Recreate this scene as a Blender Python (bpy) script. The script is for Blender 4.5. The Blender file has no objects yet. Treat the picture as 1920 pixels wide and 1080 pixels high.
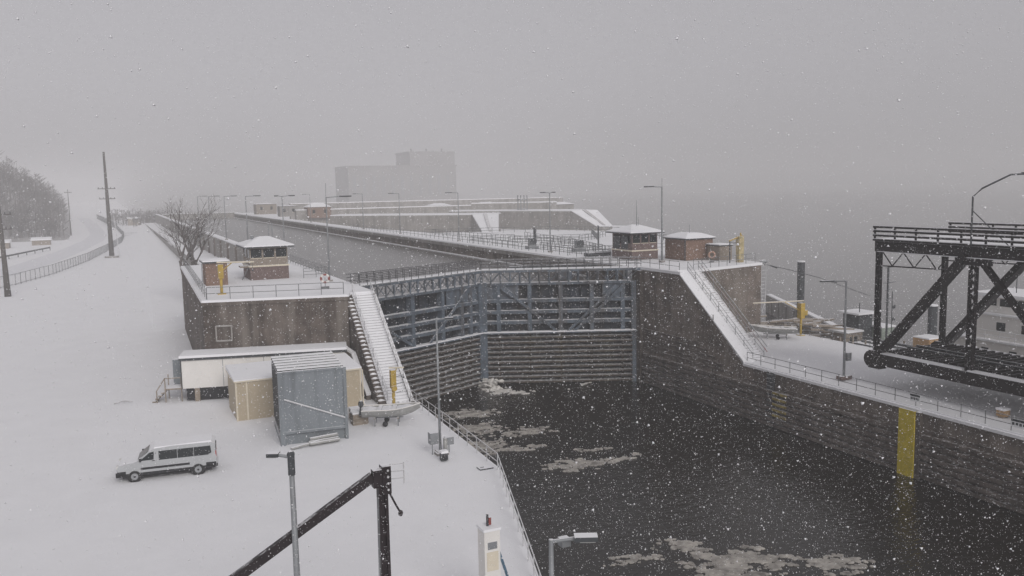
import bpy, math, random
import numpy as np
from mathutils import Vector, Matrix, Euler
from mathutils import noise as noise_
random.seed(7); RNG = np.random.default_rng(11)
scene = bpy.context.scene
C = scene.collection

# ------------------------------------------------------------------ camera
YAW, PITCH, ROLL = math.radians(25.009), math.radians(6.633), 0.02
fw = Vector((math.sin(YAW)*math.cos(PITCH), math.cos(YAW)*math.cos(PITCH), -math.sin(PITCH)))
rt0 = Vector((math.cos(YAW), -math.sin(YAW), 0)); up0 = rt0.cross(fw)
rt = math.cos(ROLL)*rt0 - math.sin(ROLL)*up0; up = math.sin(ROLL)*rt0 + math.cos(ROLL)*up0
cam = bpy.data.cameras.new('camera'); cam.lens = 30.0; cam.sensor_width = 36; cam.clip_start = 0.3; cam.clip_end = 9000
co = bpy.data.objects.new('camera', cam); C.objects.link(co)
M = Matrix((rt, up, -fw)).transposed().to_4x4(); M.translation = (0, 0, 22.6); co.matrix_world = M
scene.camera = co
# ------------------------------------------------------------------ light
SUN_EL = math.radians(30)
w = bpy.data.worlds.new('World'); scene.world = w; w.use_nodes = True
nt = w.node_tree; nt.nodes.clear()
sky = nt.nodes.new('ShaderNodeTexSky'); sky.sky_type = 'NISHITA'; sky.sun_disc = False
sky.sun_elevation = SUN_EL; sky.sun_rotation = math.radians(180); sky.dust_density = 4; sky.air_density = 1; sky.ozone_density = 1
hs = nt.nodes.new('ShaderNodeHueSaturation'); hs.inputs['Saturation'].default_value = 0.07   # overcast: almost no blue left
bg = nt.nodes.new('ShaderNodeBackground'); bg.inputs['Strength'].default_value = 0.083
wo = nt.nodes.new('ShaderNodeOutputWorld')
nt.links.new(sky.outputs[0], hs.inputs['Color']); tint = nt.nodes.new('ShaderNodeMix'); tint.data_type = 'RGBA'; tint.blend_type = 'MULTIPLY'; tint.inputs[0].default_value = 1; tint.inputs[7].default_value = (1.0, .978, 1.028, 1)
oc = nt.nodes.new('ShaderNodeMix'); oc.data_type = 'RGBA'; oc.inputs[0].default_value = .7; oc.inputs[7].default_value = (4.5, 4.5, 4.5, 1)   # flat overcast veil over the clear sky
nt.links.new(hs.outputs[0], oc.inputs[6]); nt.links.new(oc.outputs[2], tint.inputs[6]); nt.links.new(tint.outputs[2], bg.inputs[0]); nt.links.new(bg.outputs[0], wo.inputs[0])
sl = bpy.data.lights.new('sun', 'SUN'); sl.energy = 1.3; sl.angle = math.radians(25); sl.color = (1, .97, .93)
so = bpy.data.objects.new('sun', sl); C.objects.link(so)
so.rotation_euler = Vector((0, math.cos(SUN_EL), -math.sin(SUN_EL))).to_track_quat('-Z', 'Y').to_euler()
scene.view_settings.view_transform = 'Standard'; scene.view_settings.look = 'None'
scene.view_settings.exposure = 0.23; scene.view_settings.gamma = 1; scene.view_settings.use_curve_mapping = False
scene.render.engine = 'CYCLES'
scene.cycles.volume_bounces = 3; scene.cycles.max_bounces = 6; scene.cycles.diffuse_bounces = 3
scene.cycles.use_denoising = True
HAZE = 0.00108

# ------------------------------------------------------------------ materials
def nodes(name):
    m = bpy.data.materials.new(name); m.use_nodes = True
    t = m.node_tree; return m, t, t.nodes['Principled BSDF']
def N(t, typ, **kw):
    n = t.nodes.new(typ)
    for k, v in kw.items(): setattr(n, k, v)
    return n
def mixc(t, fac, a, b):
    n = N(t, 'ShaderNodeMix', data_type='RGBA'); n.clamp_factor = True
    for s, v in ((0, fac), (6, a), (7, b)):
        if hasattr(v, 'links'): t.links.new(v, n.inputs[s])
        else: n.inputs[s].default_value = v if s == 0 else (*v, 1)
    return n.outputs[2]
def noise(t, scale, detail=4, sx=(1, 1, 1), rough=.55):
    g = N(t, 'ShaderNodeNewGeometry'); mp = N(t, 'ShaderNodeMapping'); mp.inputs['Scale'].default_value = sx
    n = N(t, 'ShaderNodeTexNoise'); n.inputs['Scale'].default_value = scale; n.inputs['Detail'].default_value = detail; n.inputs['Roughness'].default_value = rough
    t.links.new(g.outputs['Position'], mp.inputs[0]); t.links.new(mp.outputs[0], n.inputs['Vector']); return n.outputs['Fac']
def ramp(t, x, a, b, lo=0., hi=1.):
    n = N(t, 'ShaderNodeMapRange'); n.inputs[1].default_value = a; n.inputs[2].default_value = b
    n.inputs[3].default_value = lo; n.inputs[4].default_value = hi
    t.links.new(x, n.inputs[0]); return n.outputs[0]
def math2(t, op, a, b):
    n = N(t, 'ShaderNodeMath', operation=op)
    for i, v in enumerate((a, b)):
        if hasattr(v, 'links'): t.links.new(v, n.inputs[i])
        else: n.inputs[i].default_value = v
    return n.outputs[0]
SNOW = (.80, .80, .82)
def mat(name, col, rough=.6, metal=0., var=.3, vs=2., snow=.75, streak=None, sc=.6, bump=.0, bs=8):
    """painted / weathered surface; snow > 0 lets snow lie on faces that look up"""
    m, t, p = nodes(name)
    n = noise(t, vs)
    c = mixc(t, ramp(t, n, .3, .7), [x*(1-var) for x in col], [min(1, x*(1+var)) for x in col])
    if streak:
        s = noise(t, sc, 6, (1, 1, .07), .65)
        c = mixc(t, ramp(t, s, .47, .70), c, streak)
        s2 = noise(t, sc*1.9, 5, (1.1, 1.1, .09), .6)
        c = mixc(t, ramp(t, s2, .52, .72, 0, .55), c, [x*.35 for x in col])
    if snow:
        g = N(t, 'ShaderNodeNewGeometry'); sp = N(t, 'ShaderNodeSeparateXYZ'); t.links.new(g.outputs['True Normal'], sp.inputs[0])
        nn = noise(t, 3.5, 3)
        f = math2(t, 'ADD', sp.outputs[2], math2(t, 'MULTIPLY', math2(t, 'SUBTRACT', nn, .5), .5))
        f = ramp(t, f, snow-.08, snow+.08)
        c = mixc(t, f, c, SNOW)
    t.links.new(c, p.inputs['Base Color'])
    p.inputs['Roughness'].default_value = rough; p.inputs['Metallic'].default_value = metal
    p.inputs['Specular IOR Level'].default_value = .3
    if bump:
        b = N(t, 'ShaderNodeBump'); b.inputs['Strength'].default_value = bump; b.inputs['Distance'].default_value = .08
        t.links.new(noise(t, bs, 5), b.inputs['Height']); t.links.new(b.outputs[0], p.inputs['Normal'])
    return m
def mat_snow(name, tint=SNOW, big=.10):
    m, t, p = nodes(name)
    c = mixc(t, ramp(t, noise(t, .35, 5), .35, .7), [x*.965 for x in tint], tint)
    t.links.new(c, p.inputs['Base Color']); p.inputs['Roughness'].default_value = .85; p.inputs['Specular IOR Level'].default_value = .15
    b = N(t, 'ShaderNodeBump'); b.inputs['Strength'].default_value = .5; b.inputs['Distance'].default_value = big
    h = math2(t, 'ADD', noise(t, .5, 6), math2(t, 'MULTIPLY', noise(t, 6, 3), .12))
    t.links.new(h, b.inputs['Height']); t.links.new(b.outputs[0], p.inputs['Normal'])
    return m
def mat_water(name, col, rough, bump, stretch=(1, 1, 1), sc=1.2):
    m, t, p = nodes(name)
    p.inputs['Base Color'].default_value = (*col, 1); p.inputs['Roughness'].default_value = rough; p.inputs['IOR'].default_value = 1.33
    b = N(t, 'ShaderNodeBump'); b.inputs['Strength'].default_value = bump; b.inputs['Distance'].default_value = .06
    h = math2(t, 'ADD', noise(t, sc, 4, stretch), math2(t, 'MULTIPLY', noise(t, sc*.25, 3, stretch), 1.5))
    t.links.new(h, b.inputs['Height']); t.links.new(b.outputs[0], p.inputs['Normal'])
    return m
def plain(name, col, rough=.5, metal=0, alpha=1, spec=.5):
    m, t, p = nodes(name); p.inputs['Base Color'].default_value = (*col, 1); p.inputs['Roughness'].default_value = rough
    p.inputs['Metallic'].default_value = metal; p.inputs['Specular IOR Level'].default_value = spec; return m
M_SNOW = mat_snow('snow_ground'); M_CAP = mat_snow('snow_cap', big=.05)
M_CONC = mat('weathered_concrete', (.10, .082, .071), .85, var=.45, vs=.7, streak=(.20, .178, .158), bump=.6, bs=3)
M_CONC_R = mat('river_wall_concrete', (.15, .125, .108), .85, var=.45, vs=.7, streak=(.23, .205, .18), bump=.6, bs=3)
M_CONC_D = mat('wet_dark_concrete', (.075, .062, .053), .7, var=.4, vs=1.2, snow=.9, streak=(.14, .122, .107), bump=.6, bs=4)
M_CONC_L = mat('pale_concrete', (.26, .245, .23), .85, var=.2, vs=.5, streak=(.34, .325, .31), bump=.3)
M_CONC_P = mat('old_powerhouse_concrete', (.27, .26, .255), .9, var=.15, vs=.05, snow=0)
M_GATE = mat('gate_steel_paint', (.098, .120, .148), .5, var=.3, vs=1.5, streak=(.10, .085, .075), snow=.8)
M_SKIN_SHADE = mat('gate_skin_recess_shade', (.018, .024, .034), .55, var=.45, vs=1.2, snow=.85, streak=(.034, .032, .031))  # water-stained skin plates, with the shade of the recesses put into their colour
M_ARM = mat('wet_wall_armour', (.105, .086, .075), .75, var=.5, vs=.9, snow=1.07, streak=(.18, .155, .137), bump=.7, bs=2.5)
M_TIMBER = mat('fender_timber', (.058, .046, .037), .8, var=.55, vs=1.3, snow=.98, streak=(.10, .083, .058), bump=.5)
M_GALV = mat('galvanised_steel', (.24, .25, .26), .5, .2, var=.15, snow=.8)
M_RAIL = mat('pale_railing', (.52, .52, .53), .5, 0, var=.12, snow=.75)
M_RAILD = mat('grey_railing', (.14, .145, .15), .5, 0, var=.15, snow=.85)
M_RAILB = mat('dark_gate_railing', (.055, .055, .06), .5, 0, var=.2, snow=.9)
M_BLACK = mat('black_bridge_paint', (.016, .012, .013), .5, 0, var=.4, snow=.88)
M_BLACKN = mat('sheltered_black_steel', (.016, .012, .013), .6, 0, var=.4, snow=0)
M_BLACKR = mat('black_post_paint', (.02, .014, .016), .5, 0, var=.3, snow=.9)
M_YEL = mat('yellow_paint', (.42, .29, .06), .5, 0, var=.2, snow=.85)
M_YELW = mat('yellow_wall_paint', (.54, .42, .03), .6, 0, var=.18, vs=3, snow=.9)
M_YELO = mat('worn_yellow_paint', (.26, .20, .055), .7, 0, var=.65, vs=2.5, snow=.85)
M_BRICK = mat('brown_brick', (.205, .138, .108), .85, var=.22, vs=4, snow=.8, bump=.2)
M_BRICKR = mat('red_brown_brick', (.155, .115, .107), .85, var=.22, vs=4, snow=.8, bump=.2)
M_BUFF = mat('buff_block', (.25, .215, .18), .85, var=.15, vs=4, snow=.8)
M_BEIGE = mat('beige_siding', (.43, .365, .27), .6, var=.05, vs=2, snow=.8)
M_CREAM = mat('cream_trim', (.62, .56, .45), .6, var=.05, snow=.8)
M_WHITE = mat('white_siding', (.70, .68, .65), .5, var=.04, vs=1, snow=.8)
M_VAN = mat('white_van_paint', (.40, .41, .42), .3, var=.03, vs=1, snow=.62)
M_VDARK = mat('black_plastic', (.025, .025, .028), .6, var=.2, snow=.8)
M_RUBBER = plain('tyre_rubber', (.02, .02, .021), .8)
M_RIM = plain('wheel_rim', (.35, .36, .37), .35, .6)
M_GLASS = plain('dark_glass', (.02, .024, .026), .08)
M_RED = plain('red_lens', (.35, .03, .03), .3)
M_REDP = mat('red_paint', (.27, .075, .065), .5, var=.15, snow=.85)
M_LAMP = plain('lamp_lens', (.6, .6, .58), .3)
M_STEELG = mat('grey_painted_plate', (.195, .215, .23), .45, .0, var=.08, vs=.9, streak=(.20, .22, .24), snow=.8)
M_STEELD = mat('dark_grey_steel', (.06, .065, .07), .55, var=.3, snow=.8)
M_ALU = mat('aluminium_hull', (.30, .30, .29), .45, .1, var=.15, snow=.75)
M_WOOD = mat('grey_wood', (.26, .22, .18), .8, var=.25, vs=3, snow=.75)
M_PALLET = mat('brown_crate_wood', (.36, .23, .12), .8, var=.25, vs=3, snow=.8)
M_POLE = mat('utility_pole_wood', (.10, .092, .085), .8, var=.15, snow=.8)
M_BARK = mat('grey_bark', (.115, .102, .096), .9, var=.25, vs=3, snow=.55)
M_WOODS = mat('bare_wood_mass', (.13, .118, .115), .95, var=.3, vs=.2, snow=0)
M_ROCK = mat('snowy_rock', (.12, .105, .095), .9, var=.35, vs=1.5, snow=.6)
M_ICE = mat('slush_ice_surface', (.32, .30, .275), .7, var=.5, vs=1.2, snow=0)
M_FOAM = mat('white_foam', (.58, .56, .53), .9, var=.25, vs=1.5, snow=0)
M_FLAKE = plain('falling_snowflake', (.86, .86, .88), .8, spec=.1)
M_ORANGE = mat('orange_ring', (.40, .25, .19), .6, var=.1, snow=.8)
M_SIGN = plain('sign_face', (.72, .73, .74), .5); M_SIGNB = plain('sign_print', (.02, .025, .03), .6)
M_LOW = mat_water('lower_pool_water', (.013, .0105, .008), .04, .7, (1, 2.2, 1), 1.7)
M_UP = mat_water('upper_pool_water', (.10, .095, .09), .22, .2, (1, 1.4, 1), .8)
M_RIV = mat_water('river_water', (.10, .095, .092), .12, .1, (1, 1.4, 1), .6)

# ------------------------------------------------------------------ mesh helpers
class MB:
    def __init__(s): s.v = []; s.f = []
    def add(s, vs, fs):
        o = len(s.v); s.v += [tuple(x) for x in vs]; s.f += [tuple(i+o for i in f) for f in fs]; return s
    def box(s, x0, x1, y0, y1, z0, z1):
        vs = [(x, y, z) for z in (z0, z1) for x, y in ((x0, y0), (x1, y0), (x1, y1), (x0, y1))]
        return s.add(vs, [(3, 2, 1, 0), (4, 5, 6, 7), (0, 1, 5, 4), (1, 2, 6, 5), (2, 3, 7, 6), (3, 0, 4, 7)])
    def beam(s, a, b, wd, ht=None, upv=(0, 0, 1)):
        a, b = Vector(a), Vector(b); ht = ht or wd; d = (b-a).normalized()
        u = Vector(upv)
        if abs(d.dot(u)) > .99: u = Vector((0, 1, 0))
        sx = d.cross(u).normalized()*wd/2; sz = sx.cross(d).normalized()*ht/2
        vs = [p+i*sx+j*sz for p in (a, b) for i, j in ((-1, -1), (1, -1), (1, 1), (-1, 1))]
        return s.add(vs, [(0, 1, 2, 3), (7, 6, 5, 4), (0, 4, 5, 1), (1, 5, 6, 2), (2, 6, 7, 3), (3, 7, 4, 0)])
    def tube(s, pts, r, n=6, r1=None, cap=True):
        pts = [Vector(p) for p in pts]; k = len(pts); rings = []; vs = []
        for i, p in enumerate(pts):
            d = (pts[min(i+1, k-1)]-pts[max(i-1, 0)]).normalized()
            u = Vector((0, 0, 1)) if abs(d.z) < .9 else Vector((1, 0, 0))
            a = d.cross(u).normalized(); b = a.cross(d)
            rr = r if r1 is None else r+(r1-r)*i/(k-1)
            vs += [p+rr*(math.cos(2*math.pi*j/n)*a+math.sin(2*math.pi*j/n)*b) for j in range(n)]
        fs = [(i*n+j, i*n+(j+1) % n, (i+1)*n+(j+1) % n, (i+1)*n+j) for i in range(k-1) for j in range(n)]
        if cap: fs += [tuple(range(n-1, -1, -1)), tuple((k-1)*n+j for j in range(n))]
        return s.add(vs, fs)
    def prism(s, poly, z0, z1):
        """poly counter-clockwise [(x,y)]; z may be a number or a list per corner"""
        n = len(poly); a = z0 if isinstance(z0, (list, tuple)) else [z0]*n; b = z1 if isinstance(z1, (list, tuple)) else [z1]*n
        vs = [(x, y, a[i]) for i, (x, y) in enumerate(poly)]+[(x, y, b[i]) for i, (x, y) in enumerate(poly)]
        fs = [tuple(range(n-1, -1, -1)), tuple(range(n, 2*n))]+[(i, (i+1) % n, n+(i+1) % n, n+i) for i in range(n)]
        return s.add(vs, fs)
    def disc(s, c, axis, r, d, n=14):
        a = Vector(axis).normalized(); return s.tube([Vector(c)-a*d/2, Vector(c)+a*d/2], r, n)
    def blob(s, c, r, n=6, m=4, sq=(1, 1, 1), jit=.0):
        c = Vector(c); vs = []; fs = []
        for i in range(m+1):
            th = math.pi*i/m
            for j in range(n):
                ph = 2*math.pi*j/n; q = 1+jit*(random.random()-.5)
                vs.append(c+Vector((r*q*sq[0]*math.sin(th)*math.cos(ph), r*q*sq[1]*math.sin(th)*math.sin(ph), r*q*sq[2]*math.cos(th))))
        fs = [(i*n+j, (i+1)*n+j, (i+1)*n+(j+1) % n, i*n+(j+1) % n) for i in range(m) for j in range(n)]
        return s.add(vs, fs)
    def mesh(s, name, m):
        me = bpy.data.meshes.new(name); me.from_pydata(s.v, [], s.f); me.materials.append(m); me.update(); return me
    def build(s, name, m, parent=None, loc=(0, 0, 0), smooth=False, **props):
        me = s.mesh(name, m)
        if smooth:
            for p in me.polygons: p.use_smooth = True
        return link(name, me, parent, loc, **props)
def link(name, me, parent=None, loc=(0, 0, 0), rz=0, **props):
    o = bpy.data.objects.new(name, me); C.objects.link(o); o.location = loc; o.rotation_euler = (0, 0, rz)
    if parent: o.parent = parent
    for k, v in props.items(): o[k] = v
    return o
def thing(name, label, cat, loc=(0, 0, 0), rz=0, group=None):
    o = bpy.data.objects.new(name, None); C.objects.link(o); o.location = loc; o.rotation_euler = (0, 0, rz); o.empty_display_size = .3
    o['label'] = label; o['category'] = cat
    if group: o['group'] = group
    return o
def B(*a): return MB().box(*a)
def copy_tree(o, parent=None):
    c = o.copy(); C.objects.link(c)
    if parent: c.parent = parent
    for ch in list(o.children): copy_tree(ch, c)
    return c
D, T = 5.3, 13.5          # lower esplanade level, upper lock wall level

# ------------------------------------------------------------------ ground, water, terrain
QUAY = [(22, 69), (21.35, 56.3), (20.9, 46.9), (18.95, 40.9), (16.3, 32.7), (9.6, 12), (4, -5), (-6, -40)]
def snowfield():
    poly = [(21.5, 130), (21.5, 76)]+[(x, y) for x, y in QUAY]+[(-600, -60), (-2400, 200), (-2400, 3400), (21.5, 3400)]
    poly = poly[::-1]
    MB().prism(poly, -1.0, D).build('snow_ground', M_SNOW, kind='structure')
snowfield()
MB().prism([(-7, -90), (3300, -90), (3300, 3400), (14, 3400), (14, 100), (14, 20)], -.6, 0).build('lower_pool_water', M_LOW, kind='structure')
MB().prism([(72.5, -89), (3299, -89), (3299, 3399), (72.5, 3399)], -.3, .02).build('river_water', M_RIV, kind='structure')
def hinge_line(y0=82.5): pass
MB().prism([(21.4, 84.4), (37.95, 91.9), (54.7, 84.4), (54.7, 470), (21.4, 470)], 9.5, 11.45).build('upper_pool_water', M_UP, kind='structure')
# landward bank beside the upper chamber
MB().prism([(4, 118), (15.2, 118), (15.2, 470), (4, 470)], 4.9, [D+.01, D+.02, 8.8, D+.01]).build('snow_bank', M_SNOW, kind='structure')
# island between lock and powerhouse and the lower terrace behind it
ISL = [(54.75, 83.2), (69.6, 83.2), (76, 100), (96, 140), (90, 166), (64, 178), (59, 215), (59, 470), (54.75, 470)]
MB().prism(ISL, -.5, 13.3).build('island_ground', M_SNOW, kind='structure')
MB().prism([(58.9, 160), (105, 160), (144.5, 219.5), (142, 234), (135, 241), (168, 300), (223, 400), (223, 600), (58.9, 600)], -.5, 10.0).build('terrace_ground', M_SNOW, kind='structure')

# ------------------------------------------------------------------ left lock monolith
lm = thing('lock_wall', 'brown stained concrete end block of the near lock wall, above the white trailer', 'lock wall', (6.67, 77.8, D))
def off(o, x, y, z=D):  # local coordinates of a thing placed at (x,y,z)
    return None
def shift(mb, loc): mb.v = [(a-loc[0], b-loc[1], c-loc[2]) for a, b, c in mb.v]; return mb
def part(name, mb, m, par, smooth=False, **pr):
    return shift(mb, par.location).build(name, m, par, smooth=smooth, **pr) if par.rotation_euler.z == 0 else mb.build(name, m, par, smooth=smooth, **pr)
LMP = [(6.67, 77.8), (18.72, 74.9), (19.3, 76.3), (21.4, 76.2), (21.4, 118), (7.8, 118)]
part('wall', MB().prism(LMP, D-.3, 13.0), M_CONC, lm)
part('coping', MB().prism([(6.55, 77.7), (18.76, 74.78), (19.34, 76.2), (21.5, 76.1), (21.5, 118.1), (7.7, 118.1)], 13.0, 13.32), M_CONC, lm)
part('snow_cap', MB().prism([(6.6, 77.74), (18.74, 74.82), (19.32, 76.24), (21.46, 76.14), (21.46, 118.05), (7.74, 118.05)], 13.32, 13.52), M_CAP, lm)
# recessed hatch frame on the face
dx, dy = (18.72-6.67), (74.9-77.8); Ld = math.hypot(dx, dy); ux, uy = dx/Ld, dy/Ld
def fp(s, d, z): return (6.67+ux*s+uy*d, 77.8+uy*s-ux*d, z)
for (a, b) in (((1.0, 9.9), (2.3, 9.9)), ((2.3, 9.9), (2.3, 11.2)), ((2.3, 11.2), (1.0, 11.2)), ((1.0, 11.2), (1.0, 9.9))):
    part('hatch_frame', MB().beam(fp(a[0], .06, a[1]), fp(b[0], .06, b[1]), .12), M_CONC_L, lm)
for s in (4.6, 9.0): part('joint', MB().beam(fp(s, .0, D), fp(s, .0, 13.0), .05, .05), M_CONC_D, lm)
# ------------------------------------------------------------------ chamber walls
cl = thing('lock_wall', 'long low concrete wall along the landward side of the lock chamber, with lamp posts', 'lock wall', (20.4, 118, 9))
part('wall', B(20.4, 21.7, 118.2, 470, 4.5, 13.3), M_CONC_L, cl)
part('snow_cap', B(20.35, 21.75, 118.15, 470, 13.3, 13.5), M_CAP, cl)
part('ledge', B(15.2, 20.4, 118.2, 470, 5.0, 8.9), M_CONC_L, cl)
part('ledge_snow', B(15.15, 20.4, 118.15, 470, 8.9, 9.1), M_CAP, cl)
for y in range(126, 330, 12): part('buttress', B(20.1, 20.4, y, y+.8, 9.1, 13.2), M_CONC, cl)
cr = thing('lock_wall', 'long brown concrete river wall of the upper lock chamber running into the haze', 'lock wall', (54.7, 110, 11))
part('wall', B(53.9, 54.7, 86, 470, 5, 13.3), M_CONC, cr)
part('snow_cap', B(53.85, 55.4, 86, 470, 13.3, 13.5), M_CAP, cr)
part('ice_ledge', B(53.3, 53.9, 93, 470, 11.46, 11.58), M_CAP, cr)
part('coping', B(53.78, 53.9, 86, 470, 12.75, 13.3), M_CONC_L, cr)
for y in range(100, 420, 15): part('joint', B(53.86, 53.9, y, y+.12, 11.5, 12.75), M_CONC_D, cr)
up_ = thing('lock_gate', 'distant closed upper gate across the far end of the lock chamber', 'lock gate', (38, 430, 11))
part('gate_leaf', B(21.7, 53.9, 429, 431, 8, 13.9), M_CONC_L, up_)
part('walkway', B(21.7, 53.9, 428.6, 431.4, 13.9, 14.15), M_CAP, up_)

# ------------------------------------------------------------------ right (river) monolith with sloped wall
rm = thing('lock_wall', 'tall brown concrete river wall beside the gate, stained, sloping down with a stairway', 'lock wall', (54.7, 60, 0))
prof = [(83.2, -.5), (83.2, 13.1), (74.6, 13.1), (64.6, D), (-30, D-.15), (-30, -.5)]
vs = [(54.7, y, z) for y, z in prof]+[(57.7, y, z) for y, z in prof]; n = len(prof)
part('wall', MB().add(vs, [tuple(range(n)), tuple(range(2*n-1, n-1, -1))]+[(i, n+i, n+(i+1) % n, (i+1) % n) for i in range(n)]), M_CONC_R, rm)
part('monolith', MB().prism([(57.7, 76.0), (63.4, 77.1), (69.0, 78.3), (69.6, 83.2), (57.7, 83.2)], -.5, 13.1), M_CONC_R, rm)
part('snow_cap', MB().prism([(54.62, 74.6), (57.72, 75.9), (63.4, 77.0), (69.1, 78.2), (69.65, 83.2), (54.62, 83.2)], 13.1, 13.4), M_CAP, rm)
part('gate_recess', B(54.2, 54.7, 81.6, 83.2, -.5, 13.0), M_CONC_D, rm)
for y in (79.2, 69.0): part('joint', B(54.66, 54.7, y, y+.1, 0, 9.5 if y < 70 else 12.9), M_CONC_D, rm)
# river-side esplanade
part('deck', B(57.7, 71.2, -30, 77.5, -.5, D-.2), M_CONC_L, rm)
MB().prism([(54.55, -30), (71.3, -30), (71.3, 76), (69.0, 78.28), (63.4, 77.08), (57.72, 75.95), (57.72, 64.3), (54.55, 64.3)], D-.2, D+.02).build('esplanade_snow', M_SNOW, kind='structure')
# horizontal wall armour
for i in range(7):
    z = .12+i*.52
    part('wall_armour', B(54.34-.02*(i % 2), 54.7, -30, 81.4, z, z+.27), M_ARM, rm)
for i in range(5):
    z = 3.95+i*.55
    part('wall_armour', B(54.58, 54.7, 66.0+i*1.3, 81.4, z, z+.2), M_ARM, rm)
part('scarf_ledge', B(54.6, 54.7, -30, 64, 3.76, 3.9), M_ARM, rm)
yp = part('yellow_panel', B(54.16, 54.32, 44.35, 45.8, -.3, 5.22), M_YELW, rm)
part('panel_edge', B(54.25, 54.7, 43.95, 44.34, -.3, 5.18), M_CONC_D, rm)
part('ladder_recess', B(54.50, 54.7, 60.0, 60.9, -.2, 5.2), M_STEELD, rm)
for i in range(14): part('ladder_rung', MB().tube([(54.44, 60.05, .3+i*.36), (54.44, 60.85, .3+i*.36)], .025, 6), M_GALV, rm)
for i in range(2, 7): part('yellow_marking', B(54.28-.02*(i % 2), 54.335-.02*(i % 2), 58.1, 59.9, .13+i*.52, .12+i*.52+.26), M_YELO, rm)
for y in (35.2, 52.0, 25):
    part('mooring_recess', B(54.5, 54.71, y, y+.7, 2.2, 3.3), M_CONC_D, rm)
part('kerb', B(54.72, 54.95, -30, 64.2, D+.02, D+.14), M_CAP, rm)

# ------------------------------------------------------------------ stairs
def stairway(label, x0, x1, ytop, ybot, ztop, zbot, nst, rails, matr):
    s = thing('stairway', label, 'stairway', ((x0+x1)/2, ybot, zbot))
    dy = (ytop-ybot)/nst; dz = (ztop-zbot)/nst
    me = shift(B(-(x1-x0)/2, (x1-x0)/2, 0, dy*1.12, -.16, 0), (0, 0, 0)).mesh('step', M_CONC)
    me2 = B(-(x1-x0)/2+.04, (x1-x0)/2-.04, -.035, dy*1.0, -.105, .07).mesh('step_snow', M_CAP)
    for i in range(nst):
        o = link('step', me, s, (0, i*dy, (i+1)*dz)); link('step_snow', me2, o, (0, 0, 0))
    x_ = (x0+x1)/2
    prof = [(ybot-.2, zbot-.3), (ytop+.1, zbot-.3), (ytop+.1, ztop-.25), (ybot-.2, zbot-.05)]
    vs = [(x0+.06, y, z) for y, z in prof]+[(x1-.06, y, z) for y, z in prof]
    part('stair_body', MB().add(vs, [(0, 1, 2, 3), (7, 6, 5, 4), (0, 4, 5, 1), (1, 5, 6, 2), (2, 6, 7, 3), (3, 7, 4, 0)]), M_CONC, s)
    for xr in rails:
        for h in (.55, 1.05):
            part('handrail', MB().tube([(xr, ybot, zbot+h+dz), (xr, ytop, ztop+h)], .03, 6), matr, s)
        k = 8
        for i in range(k+1):
            y = ybot+(ytop-ybot)*i/k; z = zbot+(ztop-zbot)*i/k
            part('rail_post', MB().tube([(xr, y, z), (xr, y, z+1.08)], .03, 6), matr, s)
    return s
ls = stairway('snow covered concrete stairway beside the yellow davit, going up the near lock wall', 19.35, 21.35, 76.3, 66.3, 13.3, D, 40, (19.5, 21.25), M_RAIL)
# stepped landward cheek: snow-topped blocks
for i in range(26):
    y = 75.6-i*.36; z = 13.0-i*.296
    part('cheek_block', B(18.75, 19.34, y-.30, y+.12, z-.62, z), M_CONC, ls)
    part('cheek_snow', MB().blob((19.02, y-.1, z), .24, 6, 4, (1.15, .8, .55), .3), M_CAP, ls, smooth=True)
prof = [(66.0, D-.2), (76.5, D-.2), (76.5, 12.35), (75.6, 12.35), (66.0, 4.9)]
vs = [(18.8, y, z) for y, z in prof]+[(19.35, y, z) for y, z in prof]
part('cheek_wall', MB().add(vs, [(0, 1, 2, 3, 4), (9, 8, 7, 6, 5)]+[(i, 5+i, 5+(i+1) % 5, (i+1) % 5) for i in range(5)]), M_CONC, ls)
part('lock_face', B(21.36, 21.7, 64.5, 76.2, -.5, D), M_CONC, ls)
prof = [(66.0, D), (76.2, D), (76.2, 13.2), (66.0, 5.35)]
vs = [(21.36, y, z) for y, z in prof]+[(21.7, y, z) for y, z in prof]
part('parapet', MB().add(vs, [(0, 1, 2, 3), (7, 6, 5, 4), (0, 4, 5, 1), (1, 5, 6, 2), (2, 6, 7, 3), (3, 7, 4, 0)]), M_CONC_L, ls)
rs = stairway('narrow snowy stairway down the sloping river wall to the far esplanade', 56.0, 57.6, 75.2, 64.7, 13.35, D, 40, (56.1, 57.5), M_GALV)
prof = [(64.3, D+.02), (75.2, 13.4), (75.2, 13.55), (64.3, D+.17)]
vs = [(54.66, y, z) for y, z in prof]+[(55.98, y, z) for y, z in prof]
part('snow_slope', MB().add(vs, [(0, 1, 2, 3), (7, 6, 5, 4), (0, 4, 5, 1), (1, 5, 6, 2), (2, 6, 7, 3), (3, 7, 4, 0)]), M_CAP, rs)
for h in (.6, 1.1): part('handrail', MB().tube([(57.9, 64.7, D+h+.2), (57.9, 75.2, 13.35+h)], .045, 6), M_REDP if h < 1 else M_GALV, rs)
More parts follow.
